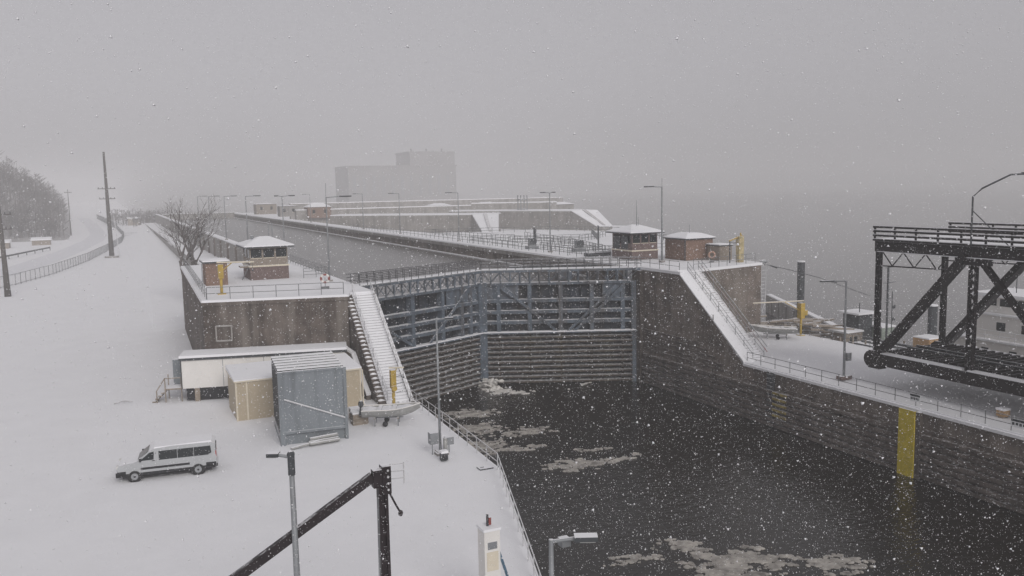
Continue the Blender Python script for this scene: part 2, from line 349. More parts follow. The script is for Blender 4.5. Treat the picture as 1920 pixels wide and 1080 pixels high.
# curved wing kerb beside the left stairs
wk = thing('retaining_wall', 'low sloping concrete wing wall with snowy top left of the stairway', 'retaining wall', (18, 73, D))
pts = [(16.6, 74.6, 8.9), (18.1, 74.2, 8.9), (18.75, 73.2, 8.4), (18.72, 70.2, 6.6), (18.7, 68.4, 5.7)]
for a, b in zip(pts[:-1], pts[1:]):
    vs = [(a[0], a[1], D-.2), (b[0], b[1], D-.2), (b[0], b[1], b[2]), (a[0], a[1], a[2])]
    nx, ny = -(b[1]-a[1]), b[0]-a[0]; l = math.hypot(nx, ny); nx, ny = nx/l*.38, ny/l*.38
    vs2 = [(x-nx, y-ny, z) for x, y, z in vs]
    part('wall', MB().add(vs+vs2, [(0, 1, 2, 3), (7, 6, 5, 4), (0, 4, 5, 1), (1, 5, 6, 2), (2, 6, 7, 3), (3, 7, 4, 0)]), M_CONC, wk)
    part('snow_cap', MB().beam((a[0]-nx/2, a[1]-ny/2, a[2]+.08), (b[0]-nx/2, b[1]-ny/2, b[2]+.08), .42, .18), M_CAP, wk)

# ------------------------------------------------------------------ mitre gate leaves
LLEN = math.hypot(16.6, 7.4)
def leaf(hx, hy, mx, my, side, label, cols, plates, braces, extra):
    """u along the leaf from hinge to mitre, w towards the camera (downstream), z up"""
    g = thing('lock_gate', label, 'lock gate', (hx, hy, 0), group='lower lock gate leaves')
    U = Vector((mx-hx, my-hy, 0)); Ln = U.length; U.normalize()
    W = Vector((U.y, -U.x, 0))
    if W.y > 0: W = -W
    def q(u, wd, z): return Vector((U.x*u*Ln+W.x*wd, U.y*u*Ln+W.y*wd, z))
    def bx(name, u0, u1, w0, w1, z0, z1, m):
        a, b, c, d = q(u0, w0, 0), q(u1, w0, 0), q(u1, w1, 0), q(u0, w1, 0)
        poly = [(p.x, p.y) for p in (a, b, c, d)]
        ar = sum(poly[i][0]*poly[(i+1) % 4][1]-poly[(i+1) % 4][0]*poly[i][1] for i in range(4))
        if ar < 0: poly = poly[::-1]
        return MB().prism(poly, z0, z1).build(name, m, g)
    ZT, ZL = 11.85, 6.1
    bx('skin_plate', 0, 1, -.75, -.6, -.5, ZT-.1, M_SKIN_SHADE)
    bx('top_girder', 0, 1, -.75, .28, ZT-.28, ZT, M_GATE)
    for z in (9.75, 8.45, 7.25): bx('girder', 0, 1, -.6, .22, z-.2, z+.17, M_GATE)
    bx('ledge_girder', 0, 1, -.6, .55, ZL-.16, ZL, M_GATE)
    bx('ledge_snow', 0.01, .99, -.2, .53, ZL, ZL+.09, M_CAP)
    for u in cols: bx('rib', u-.013, u+.013, -.6, .17, ZL, ZT-.28, M_GATE)
    bx('quoin_post', -.01, .035, -.7, .3, -.5, ZT, M_GATE)
    bx('mitre_post', .965, 1.0, -.7, .34, -.5, ZT+.1, M_GATE)
    for (u0, u1, z0, z1) in plates: bx('cover_plate', u0, u1, -.1, -.02, z0, z1, M_GATE)
    # sub-stiffeners in the panels
    for i, (u0, u1) in enumerate(zip(cols[:-1], cols[1:])):
        for k in (1, 2):
            u = u0+(u1-u0)*k/3; bx('stiffener', u-.003, u+.003, -.6, -.38, ZL, ZT-.3, M_SKIN_SHADE)
    # lower zone: fender ribs
    for i in range(10):
        z = .15+i*.58
        bx('fender', .03, .965, -.6, .42, z, z+.2, M_TIMBER)
    for u in cols: bx('fender_strut', u-.006, u+.006, -.6, .0, -.4, ZL-.2, M_TIMBER)
    for (u0, z0, u1, z1) in braces:
        MB().beam(q(u0, .34, z0), q(u1, .34, z1), .26, .16, tuple(W)).build('diagonal_brace', M_GATE, g)
        d = (q(u1, .34, z1)-q(u0, .34, z0)).normalized()
        MB().beam(q(u0, .36, z0)-d*.2, q(u0, .36, z0)+d*1.5, .5, .24, tuple(W)).build('brace_anchor', M_GATE, g)
    # walkway truss on top
    WK = 13.38
    bx('walkway', -.03, 1.0, -1.1, .35, WK-.09, WK, M_GALV)
    bx('walkway_snow', -.03, 1.0, -1.05, .28, WK, WK+.05, M_CAP)
    for wd in (.3, -1.05):
        bx('walkway_chord', -.03, 1.0, wd-.07, wd+.07, WK-.32, WK-.09, M_GATE)
        npst = 16
        for i in range(npst+1):
            u = i/npst
            MB().beam(q(u, wd, ZT), q(u, wd, WK-.3), .13).build('truss_post', M_GATE, g)
            if i < npst and (i % 2 == 0 or extra):
                a, b = (u, u+1/npst) if i % 2 else (u+1/npst, u)
                MB().beam(q(a, wd, ZT+.05), q(b, wd, WK-.33), .07).build('truss_diagonal', M_GATE, g)
        for h in (.42, .78, 1.1):
            MB().tube([q(-.03, wd, WK+h), q(1.0, wd, WK+h)], .038, 5).build('handrail', M_RAILB, g)
        for i in range(19):
            MB().tube([q(i/18, wd, WK), q(i/18, wd, WK+1.1)], .04, 5).build('rail_post', M_RAILB, g)
    return g
gl = leaf(21.7, 82.6, 37.95, 90.0, 1, 'near leaf of the blue grey lock gate, beside the snowy stairway', [.13, .40, .65, .82, .90],
          [(.69, .965, 9.9, 11.55), (0.03, .10, 6.2, 11.5)], [(.86, 11.3, .52, 6.2), (.12, 9.2, .40, 6.1)], True)
gr = leaf(54.4, 82.6, 38.05, 90.0, -1, 'far leaf of the blue grey lock gate, against the sloping river wall', [.09, .29, .49, .69, .89],
          [(.76, .965, 9.9, 11.55), (.10, .22, 9.9, 11.55)], [(.86, 11.3, .50, 5.9), (.09, 11.2, .42, 5.9), (.14, 11.2, .46, 5.9)], True)
# machinery boxes at the right end of the walkway
mc = thing('gate_machinery', 'dark strut arm machinery with snowy beams behind the walkway at the river wall', 'gate machinery', (52, 88, 11.5))
for i, (a, b) in enumerate([((44, 95, 12.9), (54, 90.5, 13.1)), ((46, 93, 12.6), (54, 89.2, 12.7)), ((48, 95, 12.3), (54, 93.5, 12.4))]):
    part('strut_arm', MB().beam(a, b, .5, .35), M_STEELD, mc)
part('operating_box', B(48.3, 50.2, 90.3, 91.2, 11.5, 12.6), M_GATE, mc)

# ------------------------------------------------------------------ railings
def railing(label, path, zs, step, h=1.07, m=M_RAIL, rails=(.5, 1.0), r=.028, group=None, stuff=False, pickets=0):
    zs = zs if isinstance(zs, (list, tuple)) else [zs]*len(path)
    P0 = (path[0][0], path[0][1], zs[0])
    o = thing('railing', label, 'railing', P0, group=group)
    pts = [Vector((p[0]-P0[0], p[1]-P0[1], z-P0[2])) for p, z in zip(path, zs)]
    for f in rails:
        MB().tube([p+Vector((0, 0, h*f)) for p in pts], r, 6).build('rail', m, o, smooth=True)
    pm = MB().tube([(0, 0, 0), (0, 0, h)], r*1.1, 6).mesh('rail_post', m)
    pk = MB()
    for a, b in zip(pts[:-1], pts[1:]):
        n = max(1, round((b-a).length/step))
        for i in range(n+(1 if b is pts[-1] else 0)):
            link('rail_post', pm, o, a+(b-a)*i/n)
        if pickets:
            k = int((b-a).length/pickets)
            for i in range(k): c = a+(b-a)*i/k; pk.tube([c+Vector((0, 0, .1)), c+Vector((0, 0, h))], .012, 3)
    if pickets: pk.build('pickets', m, o, kind='stuff')
    return o
railing('pale pipe railing along the near quay edge above the dark lock water', [(21.35, 66), (21.1, 56.3), (20.65, 46.9), (18.7, 40.9), (16.05, 32.7), (9.4, 12.2), (4, -4)], D, 1.75)
railing('thin grey railing along the edge of the far esplanade behind the yellow panel', [(55.15, 64.4), (55.15, 20)], D, 1.9, m=M_RAILD)
railing('grey railing on the downstream edge of the near lock wall, before the brick hut', [(7.1, 78.2), (18.5, 75.5)], T, 1.95, m=M_RAILD)
railing('grey railing on the landward edge of the near lock wall, left of the brick hut', [(7.1, 78.5), (8.2, 117)], T, 2.2, m=M_RAILD)
railing('short grey railing on the river wall corner beside the gate walkway', [(55.0, 82.6), (55.0, 75.2)], T-.1, 1.8, m=M_RAILD)
railing('grey railing on the river wall from the stair head to the tan jib crane', [(57.75, 76.4), (63.3, 77.5), (68.4, 78.7)], T-.1, 1.6, m=M_RAILD)
railing('pale double railing right of the near control house', [(18.3, 92), (21.0, 92.2), (21.0, 117)], T, 1.6, m=M_RAILD, rails=(.35, .68, 1.0))
railing('dark railing along the chamber edge of the island, nearest the lock water', [(55.4, 96), (55.4, 215)], 13.45, 2.4, m=M_RAILD, r=.035)
railing('dark railing across the island behind the tall lamp post', [(57.5, 104), (66, 102.5), (74, 102)], 13.3, 1.6, m=M_RAILD, r=.035)
railing('dark railing on the island at the far side of the machinery', [(60, 128), (72, 127), (84, 138)], 13.3, 1.8, m=M_RAILD, r=.04)
railing('dark railing on the far edge of the island before the sloping walls', [(60, 172), (90, 163), (95, 141), (78, 106)], 13.3, 2.4, m=M_RAILD, r=.045)
railing('dark railing on the island between chamber edge and machinery pit', [(57.2, 120), (57.2, 140), (66, 140)], 13.3, 2.0, m=M_RAILD, r=.04)
railing('dark railing round the machinery pit on the island, nearest the two-armed lamp', [(59, 106), (64, 106), (64, 116), (59, 116), (59, 106)], 13.3, 1.3, m=M_RAILD, r=.035, rails=(.35, .7, 1.0))
railing('dark railing along the island between the skiff and the far control house', [(57, 98), (63.5, 97.5)], 13.3, 1.1, m=M_RAILD, r=.035, rails=(.35, .7, 1.0))
railing('dark railing running inland on the island behind the skiff', [(62, 100), (68, 122), (71, 146)], 13.3, 1.7, m=M_RAILD, r=.04)
railing('dark railing on the island parallel to the chamber edge behind the machinery', [(66.5, 118), (63, 150), (61, 170)], 13.3, 1.7, m=M_RAILD, r=.04)
railing('dark railing crossing the middle of the island towards the sloping walls', [(62, 134), (78, 131), (88, 150)], 13.3, 1.6, m=M_RAILD, r=.04)
railing('low snow-topped railing along the river edge of the far esplanade', [(71.1, 76), (71.1, 52)], D, 1.7, m=M_RAILD)

# ------------------------------------------------------------------ lamp posts
def lamp(label, x, y, z, h, arms, spike=0, r=.09, base=True, m=M_GALV, boxes=0, group='lamp posts along the lock walls'):
    o = thing('street_lamp', label, 'lamp post', (x, y, z), group=group)
    MB().tube([(0, 0, 0), (0, 0, h*.5), (0, 0, h)], r, 8, r*.62).build('pole', m, o, smooth=True)
    if base: B(-.28, .28, -.28, .28, 0, .22).build('base_plate', M_CONC_L, o)
    for az, L in arms:
        dx, dy = math.sin(az), math.cos(az)
        MB().tube([(0, 0, h-.06), (dx*L*.55, dy*L*.55, h+.02)], r*.5, 6).build('arm', m, o)
        hd = MB().beam((dx*L*.5, dy*L*.5, h+.03), (dx*L, dy*L, h+.03), .30, .12).build('lamp_head', M_STEELD, o)
        MB().beam((dx*L*.62, dy*L*.62, h-.045), (dx*L*.95, dy*L*.95, h-.045), .22, .03).build('lens', M_LAMP, hd)
    if spike: MB().tube([(0, 0, h), (0, 0, h+spike)], .025, 5).build('lightning_rod', m, o)
    return o
VR = YAW+math.pi/2     # azimuth pointing to picture right
E_ = math.pi/2; W_ = -math.pi/2
lamp('tall lamp post with spike on the near lock wall, behind the red and white lifebuoy', 19.9, 86.9, T, 8.65, [(E_, 2.6)], spike=1.4)
lamp('lamp post with a two-sided arm rising behind the near control house', 20.9, 117, T, 8.75, [(E_, 1.7), (W_, 1.0)])
for (y, lab) in ((151, 'lamp post on the landward chamber wall, next beyond the control house'), (181, 'second lamp post beyond the control house on the landward chamber wall'),
                 (211, 'third lamp post beyond the control house, above the bare tree'), (239, 'faint lamp post farthest along the landward chamber wall')):
    lamp(lab, 20.9, y, T, 8.75, [(E_, 2.5)], r=.11)
lamp('tall lamp post with antenna spike on the river wall beside the brick building', 60.1, 85.7, T-.1, 9.1, [(W_, 2.5)], spike=1.0, r=.13)
lamp('lamp post with a two-sided arm on the island amid the railings', 57.6, 110, T-.2, 8.65, [(E_, .9), (W_, 1.5)], r=.11)
for (y, lab) in ((145, 'lamp post on the island, next beyond the two-armed one'), (180, 'lamp post on the river chamber wall at the middle of the faint powerhouse'),
                 (210, 'lamp post on the river chamber wall at the landward end of the faint powerhouse'), (272, 'faintest lamp post on the river chamber wall, near the tan buildings')):
    lamp(lab, 57.2, y, T-.2, 8.8, [(W_, 2.4)], r=.11)
l8 = lamp('slender lamp post with grey boxes on the near quay beside the railing', 18.7, 51.8, D, 9.0, [(VR, 1.1)], r=.10, base=True)
B(-.75, -.2, -.25, .25, .75, 1.5).build('control_box', M_GALV, l8); B(.35, .9, -.2, .2, .55, 1.05).build('socket_box', M_GALV, l8)
MB().tube([(.25, -.3, .1), (.25, -.3, 1.1)], .14, 10).build('tank', M_ALU, l8, smooth=True)
for x in (-.55, .62): MB().tube([(x, 0, 0), (x, 0, .8)], .04, 5).build('box_leg', M_GALV, l8)
B(-.4, .4, -.55, .1, 0, .16).build('plinth', M_CONC_L, l8)
lr = lamp('lamp post on the far esplanade in front of the black bridge truss', 57.5, 54.5, D, 8.8, [(W_+.2, 2.5)], r=.12)
B(.15, .65, -.2, .2, 1.7, 2.4).build('control_box', M_GALV, lr); B(-.7, .5, -.45, .2, .1, .42).build('plinth', M_BRICKR, lr)
# foreground lamps
lf = lamp('foreground lamp post with dark head, between the van and the slanting black brace', 4.69, 27.0, D, 9.0, [(VR+math.pi, .75)], r=.13, m=M_GALV)
MB().blob((0, 0, 9.02), .13, 8, 5).build('pole_cap', M_STEELD, lf)
MB().tube([(0, 0, 8.35), (0, 0, 9.0)], .115, 10).build('collar', M_STEELD, lf)
lq = lamp('foreground lamp post whose head hangs over the dark water at the bottom edge', 9.34, 18.03, D, 8.65, [(VR, 1.15)], r=.10)
B(.25, .5, -.12, .12, 8.42, 8.62).build('photocell_box', M_GALV, lq)

# ------------------------------------------------------------------ control houses and huts
def house(label, cat, x, y, z, wd, dp, hb, hw, wall, base, nwin, mast=0, over=.6, rise=.95):
    o = thing('control_house', label, cat, (x, y, z))
    B(0, wd, 0, dp, 0, hb).build('base_wall', base, o)
    B(-.08, wd+.08, -.08, dp+.08, hb, hb+.16).build('sill_band', M_CREAM, o)
    t = hb+.16
    B(.05, wd-.05, .05, dp-.05, t, t+hw*.42).build('apron_wall', wall, o)
    t2 = t+hw*.42; top = t+hw
    for i in range(nwin+1):
        xx = .05+(wd-.1)*i/nwin
        B(max(.05, xx-.09), min(wd-.05, xx+.09), .05, .2, t2, top).build('mullion', wall, o)
    B(.05, .22, .2, dp-.05, t2, top).build('side_wall', wall, o) if False else None
    for i in range(nwin):
        x0 = .05+(wd-.1)*i/nwin+.09; x1 = .05+(wd-.1)*(i+1)/nwin-.09
        wn = B(x0, x1, .14, .17, t2, top-.1).build('window', M_GLASS, o)
        B(x0, x1, .11, .135, t2+.0, t2+.06).build('sill', M_CREAM, wn)
    for xs in (.05, wd-.2):
        for (a, b) in ((.2, .45), (dp-.4, dp-.05), (dp*.5-.1, dp*.5+.1)):
            B(xs, xs+.15, a, b, t2, top).build('mullion', wall, o)
        for (a, b) in ((.45, dp*.5-.1), (dp*.5+.1, dp-.4)):
            B(xs+.05, xs+.09, a, b, t2, top-.1).build('window', M_GLASS, o)
    B(.2, wd-.2, dp-.2, dp-.06, t2, top).build('back_wall', wall, o)
    B(.05, wd-.05, .05, dp-.05, top, top+.12).build('head_beam', wall, o)
    e = over; z0 = top+.12
    rf = B(-e, wd+e, -e, dp+e, z0, z0+.14).build('roof', M_STEELD, o)
    c0 = [(-e, -e), (wd+e, -e), (wd+e, dp+e), (-e, dp+e)]; rx = min(wd, dp)/2
    rid = [(wd*.38, dp/2, z0+.14+rise), (wd*.62, dp/2, z0+.14+rise)]
    vs = [(a, b, z0+.141) for a, b in c0]+[(a, b, z0+.26) for a, b in c0]+rid
    MB().add(vs, [(3, 2, 1, 0), (0, 1, 5, 4), (1, 2, 6, 5), (2, 3, 7, 6), (3, 0, 4, 7), (4, 5, 9, 8), (5, 6, 9), (6, 7, 8, 9), (7, 4, 8)]).build('snow_cover', M_CAP, rf)
    if mast:
        MB().tube([(wd*.5, dp*.4, z0+.5), (wd*.5, dp*.4, z0+.5+mast)], .07, 6, .02).build('antenna', M_GALV, o)
        MB().tube([(wd*.5+.25, dp*.4, z0+.5), (wd*.5+.25, dp*.4, z0+mast*.55)], .03, 6).build('antenna', M_GALV, o)
    return o
h1 = house('near control house with snowy hip roof and dark windows, on the landward lock wall', 'control house', 12.95, 93.0, T-.05, 4.0, 5.2, 1.45, 1.75, M_BUFF, M_BRICKR, 3, mast=0)
B(-.9, 0, .6, 2.0, 1.4, 1.55).build('landing', M_WOOD, h1); MB().beam((-.8, .6, .1), (-.1, .6, 1.4), .08).build('stair_rail', M_RAILD, h1)
MB().blob((.7, 2.6, 4.5), .22, 8, 5).build('roof_vent', M_GALV, h1)
lt = [MB().tube([(2.5+dx, 2.6, 3.7), (2.5+dx, 2.6, 6.0)], .05, 5).build('antenna', M_GALV, h1) for dx in (0, .38)]
h2 = house('far control house with mast and snowy hip roof, on the river wall', 'control house', 59.3, 91.0, T-.15, 3.9, 4.8, 1.05, 1.95, M_BRICKR, M_BRICKR, 3, mast=3.7)
for k in (0, 1): B(-.03, .02, 1.0+1.9*k, 2.5+1.9*k, 1.3, 2.9).build('wall_panel', M_STEELD, h2)
def hut(label, x, y, z, wd, dp, ht, m, over=.25, door=True, rise=.3, name='brick_hut', cat='hut'):
    o = thing(name, label, cat, (x, y, z))
    B(0, wd, 0, dp, 0, ht).build('wall', m, o)
    rf = B(-over, wd+over, -over, dp+over, ht, ht+.14).build('roof', M_STEELD, o)
    c0 = [(-over, -over), (wd+over, -over), (wd+over, dp+over), (-over, dp+over)]; k = .25
    c1 = [(wd*k, dp*k), (wd*(1-k), dp*k), (wd*(1-k), dp*(1-k)), (wd*k, dp*(1-k))]
    vs = [(a, b, ht+.141) for a, b in c0]+[(a, b, ht+.24) for a, b in c0]+[(a, b, ht+.24+rise) for a, b in c1]
    MB().add(vs, [(3, 2, 1, 0), (0, 1, 5, 4), (1, 2, 6, 5), (2, 3, 7, 6), (3, 0, 4, 7), (4, 5, 9, 8), (5, 6, 10, 9), (6, 7, 11, 10), (7, 4, 8, 11), (8, 9, 10, 11)]).build('snow_cover', M_CAP, rf)
    if door:
        d = B(wd*.62, wd*.62+.8, -.05, 0, .02, 1.9).build('door', M_WOOD, o)
        B(wd*.62+.66, wd*.62+.74, -.1, -.05, .9, 1.0).build('handle', M_GALV, d)
    return o
hh = hut('small brown brick hut with snowy roof behind the yellow davit on the near wall', 8.2, 90.0, T-.05, 2.1, 3.0, 2.35, M_BRICK, door=False, rise=.12)
B(1.1, 1.6, -.04, 0, 1.5, 2.05).build('sign_board', M_BUFF, hh)
MB().tube([(-.35, -.2, 0), (-.35, -.2, 2.35)], .04, 6).build('drainpipe', M_GALV, hh)
hb = hut('tan brick building with domed snowy roof on the river wall', 64.1, 86.3, T-.15, 4.1, 4.4, 2.55, M_BRICK, rise=.5, door=False)
MB().tube([(-.3, -.2, 0), (-.3, -.2, 2.5)], .06, 6).build('drainpipe', M_STEELD, hb)
MB().tube([(2.0, 2, 3.0), (2.0, 2, 4.3)], .03, 5).build('antenna', M_GALV, hb)
hut('low brick annex against the tan brick building on the river wall', 67.1, 83.6, T-.15, 1.9, 2.4, 1.75, M_BUFF, rise=.06, over=.12, door=False)

# ------------------------------------------------------------------ lifebuoys
def ring(label, c, R, r, m1, m2, axis_az):
    o = thing('lifebuoy', label, 'lifebuoy', c); n, k = 16, 6
    ax, ay = math.sin(axis_az), math.cos(axis_az)
    pts = [(ay*R*math.cos(2*math.pi*i/n), -ax*R*math.cos(2*math.pi*i/n), R*math.sin(2*math.pi*i/n)) for i in range(n)]
    fl = MB(); 
    fl.tube(pts+[pts[0]], r, 6, cap=False); fl.build('float', m1, o)
    for i in (1, 5, 9, 13): MB().tube([pts[i], pts[(i+1) % n], pts[(i+2) % n]], r*1.06, 6).build('band', m2, o)
    B(-.35*ay-.05, .35*ay+.05, -.02, .02, -1.1, -.75).build('stand', M_RAILD, o)
    MB().tube([(0, 0, -1.1), (0, 0, .1)], .03, 5).build('stand_post', M_RAILD, o)
    return o
ring('red and white lifebuoy on a post at the near end of the gate walkway', (18.0, 80.5, 14.5), .38, .11, M_REDP, M_WHITE, YAW)
ring('orange lifebuoy hung by the tan brick building on the river wall', (64.6, 81.9, 14.3), .36, .1, M_ORANGE, M_ORANGE, YAW)

# ------------------------------------------------------------------ davits and jib crane
def davit(label, x, y, z, h, az, L, m=M_YEL, w_=.45, broad=True):
    o = thing('davit_crane', label, 'davit crane', (x, y, z))
    B(-.35, .35, -.35, .35, 0, .12).build('base_plate', m, o)
    MB().tube([(0, 0, 0), (0, 0, h*.55)], .13, 10).build('column', m, o, smooth=True)
    MB().box(-w_/2, w_/2, -w_/2, w_/2, h*.5, h*.94).build('head_box', m, o)
    dx, dy = math.sin(az), math.cos(az)
    MB().beam((-dx*.3, -dy*.3, h), (dx*L, dy*L, h), .12, .12).build('boom', M_CREAM, o)
    MB().beam((0, 0, h*.7), (dx*L*.35, dy*L*.35, h-.05), .08).build('brace', m, o)
    hk = MB().tube([(dx*L*.95, dy*L*.95, h), (dx*L*.95, dy*L*.95, h-.7)], .015, 4).build('cable', M_STEELD, o)
    MB().blob((dx*L*.95, dy*L*.95, h-.78), .09, 6, 4).build('hook', M_STEELD, hk)
    return o
davit('yellow davit with a boom standing beside the small brick hut on the near wall', 8.75, 81.75, T, 2.95, VR, 3.1)
dl = davit('yellow davit standing at the foot of the stairway behind the small boat', 19.5, 64.6, D, 3.35, VR, .9, w_=.42)
for z in (1.3, 2.0, 2.6): MB().tube([(.22, -.1, z), (.75, -.1, z+.1)], .04, 6).build('bracket', M_GALV, dl)
MB().disc((0, -.28, 1.7), (0, 1, 0), .22, .16).build('winch', M_YEL, dl)
dr = davit('yellow davit with a long boom towards the river wall beside the aluminium boat', 70.4, 73.2, D, 4.0, W_+.25, 5.9, w_=.6)
B(.35, .8, -.2, .2, 2.3, 2.9).build('winch', M_YEL, dr)
jc = thing('jib_crane', 'tan painted jib crane standing on the outer corner of the river wall', 'jib crane', (67.3, 80.1, T-.1))
B(-.35, .35, -.3, .3, 0, 3.1).build('column', mat('tan_paint', (.42, .35, .20), .6, snow=.85), jc)
MB().beam((-1.6, 0, 2.6), (.3, 0, 3.15), .14, .16).build('boom', M_YEL, jc)
MB().beam((-1.5, 0, 0), (-1.5, 0, 2.6), .1).build('prop', M_STEELD, jc)
MB().beam((-1.5, 0, 2.35), (-.3, 0, 2.3), .08).build('tie', M_STEELD, jc)
MB().tube([(.1, 0, 3.1), (.1, 0, 3.5)], .1, 6).build('motor', M_YEL, jc)
ch = thing('access_chute', 'pale hanging ladder cage down the outer end of the river wall', 'ladder', (69.6, 79.0, 8))
for (dx, dy) in ((0, 0), (.7, 0)):
    MB().tube([(dx, dy, 5.2), (dx, dy, 1.8), (dx-.1, dy, .3), (dx-.5, dy, -.6)], .06, 6).build('stringer', M_RAIL, ch)
for i in range(11): MB().tube([(0, 0, .4+i*.44), (.7, 0, .4+i*.44)], .03, 5).build('rung', M_RAIL, ch)
MB().blob((.35, 0, 5.4), .55, 8, 5, (1, .7, .45)).build('sheave', M_GALV, ch)
wl = thing('boat_cable', 'pair of sagging cables from the river wall out to the dark pile', 'cable', (70, 79, 13.3))
for k in (0, .35):
    MB().tube([(0, k, -.2), (6, 2+k, -1.4), (13, 4+k, -3.0), (22, 4+k, -6.0)], .02, 4).build('cable', M_STEELD, wl)
for t_ in (0.06, .3, .62):
    MB().tube([(22*t_, 4.4*t_, -.2-5*t_), (22*t_+1.2, 4.4*t_+.3, -.55-5*t_)], .09, 5).build('cable_float', M_STEELD, wl)

# ------------------------------------------------------------------ distant walls, buildings
def ramp_wall(label, wall_poly, zt, zb, top, bot, zbot):
    """a dock wall whose end falls away in a broad snowy slope; top and bot are the slope's left and right corners"""
    o = thing('dock_wall', label, 'dock wall', (wall_poly[0][0], wall_poly[0][1], zb))
    part('wall', MB().prism(wall_poly, zb-.3, zt), M_CONC_L, o)
    part('snow_cap', MB().prism(wall_poly, zt, zt+.25), M_CAP, o)
    (ax, ay), (bx_, by), (cx, cy), (dx, dy) = top[0], top[1], bot[1], bot[0]
    base = [(dx, dy), (cx, cy), (bx_, by), (ax, ay)]
    part('ramp', MB().prism(base, zb-.3, [zbot, zbot, zt, zt]), M_CONC_L, o)
    part('ramp_snow', MB().prism(base, [zbot+.003, zbot+.003, zt+.003, zt+.003], [zbot+.3, zbot+.3, zt+.26, zt+.26]), M_CAP, o)
    def lerp(p, q, f): return (p[0]+(q[0]-p[0])*f, p[1]+(q[1]-p[1])*f)
    t0, b0, t1, b1 = lerp(top[0], top[1], .42), lerp(bot[0], bot[1], .42), lerp(top[0], top[1], .56), lerp(bot[0], bot[1], .56)
    part('ramp_stair', MB().prism([b0, b1, t1, t0], [zbot+.303, zbot+.303, zt+.263, zt+.263], [zbot+.5, zbot+.5, zt+.45, zt+.45]), M_RAILSNOW, o)
    return o
M_RAILSNOW = mat('snowy_stair_concrete', (.45, .44, .44), .8, var=.1, snow=.97)
ramp_wall('grey dry dock wall ending in a snowy sloping buttress, behind the island railings', [(60, 258), (92.1, 223.1), (98.9, 219.9), (104, 230), (66, 268)], 15.5, 10,
          [(92.1, 223.1), (98.9, 219.9)], [(88.05, 206.3), (91.2, 203.0)], 11.2)
ramp_wall('farther and wider dock wall with a long snowy sloping end by the river', [(100, 262), (111.6, 248.2), (124.4, 223.8), (131.5, 220.6), (134, 236), (108, 272)], 15.6, 10,
          [(124.4, 223.8), (131.5, 220.6)], [(127.6, 214.5), (130.8, 211.0)], 11.2)
dw = thing('dock_wall', 'low snow-topped dock wall running to the river behind the far control house', 'dock wall', (146, 221, 8))
part('wall', MB().prism([(138, 232.5), (147, 222.5), (150, 225.5), (141, 235.5)], 0, 10.1), M_CONC_L, dw)
part('snow_cap', MB().prism([(137.9, 232.5), (147, 222.4), (150.1, 225.5), (141, 235.6)], 10.1, 10.35), M_CAP, dw)
def longwall(label, a, b, z0, z1, th=3):
    o = thing('dock_wall', label, 'dock wall', (a[0], a[1], z0)); A, B_ = Vector((*a, 0)), Vector((*b, 0)); d = (B_-A).normalized(); nn = Vector((-d.y, d.x, 0))*th
    if nn.y < 0: nn = -nn
    p = [(q.x, q.y) for q in (A, B_, B_+nn, A+nn)]
    part('wall', MB().prism(p, z0, z1), M_CONC_L, o); part('snow_cap', MB().prism(p, z1, z1+.3), M_CAP, o)
longwall('faint forebay wall beyond the tan buildings, its snowy top a thin line', (62, 320), (160, 318), 10, 16.2)
longwall('faintest long dam wall below the powerhouse, snow along its top', (75, 400), (212, 390), 8, 17.6, 5)
longwall('short faint wall above the far sloping buttress', (122, 296), (150, 281), 10, 17.3, 8)
def bld(label, x, y, z, wd, dp, ht, m, gable=1.6, name='lock_building', cat='building', nw=2):
    o = thing(name, label, cat, (x, y, z))
    B(0, wd, 0, dp, 0, ht).build('wall', m, o)
    vs = [(-.4, -.4, ht), (wd+.4, -.4, ht), (wd+.4, dp+.4, ht), (-.4, dp+.4, ht), (wd*.3, dp/2, ht+gable), (wd*.7, dp/2, ht+gable)]
    MB().add(vs, [(3, 2, 1, 0), (0, 1, 5, 4), (1, 2, 5), (2, 3, 4, 5), (3, 0, 4)]).build('roof', M_CAP, o)
    for i in range(nw):
        x0 = wd*(i+.5)/nw-.5; w_ = B(x0, x0+1.0, -.05, 0, ht*.4, ht*.75).build('window', M_GLASS, o)
        B(x0-.05, x0+1.05, -.12, -.05, ht*.4-.12, ht*.4).build('sill', M_CREAM, w_)
    return o
bld('tan hip-roofed lock building beyond the two-armed lamp, by the chamber wall', 66, 318, 13.3, 8.5, 7, 4.0, M_BRICK)
bld('grey flat hut left of the tan hip-roofed building', 61.5, 350, 13.3, 7, 6, 4.2, M_CONC_L, gable=.3)
bld('low tan building farthest along the chamber wall, in haze', 59.8, 400, 13.3, 9, 8, 4.6, M_BUFF, gable=.5)
for (x, y, z, wd, lab) in ((139, 330, 10, 10, 'small pale hut with wide snowy roof above the far sloping buttress'), (118, 330, 10, 9, 'faint low hut with humped snowy roof before the powerhouse end'),
                           (151, 284, 10, 8, 'tiny flat-roofed hut at the river end of the far dock wall')):
    bld(lab, x, y, z, wd, 6, 6.4, M_CONC_L, gable=.9)
pw = thing('powerhouse', 'huge faint powerhouse block dissolving in the snow haze', 'powerhouse', (282, 1100, -1))
B(0, 150, 0, 70, 0, 57).build('wall', M_CONC_P, pw); B(86, 150, 4, 66, 57, 75).build('upper_wall', M_CONC_P, pw)
B(-1.3, 151.3, -1.3, 71.3, 56, 57.3).build('cornice', M_CONC_P, pw); B(84.8, 151.2, 2.8, 67.2, 74.4, 76).build('roof', M_CONC_P, pw)
for i in range(11):
    w_ = B(6+i*13, 10+i*13, -.4, 0, 18, 44).build('window', M_GALV, pw)
for k in range(3): MB().tube([(91+k*22, 14, 76), (91+k*22, 14, 80)], 1.1, 6).build('insulator', M_STEELD, pw)
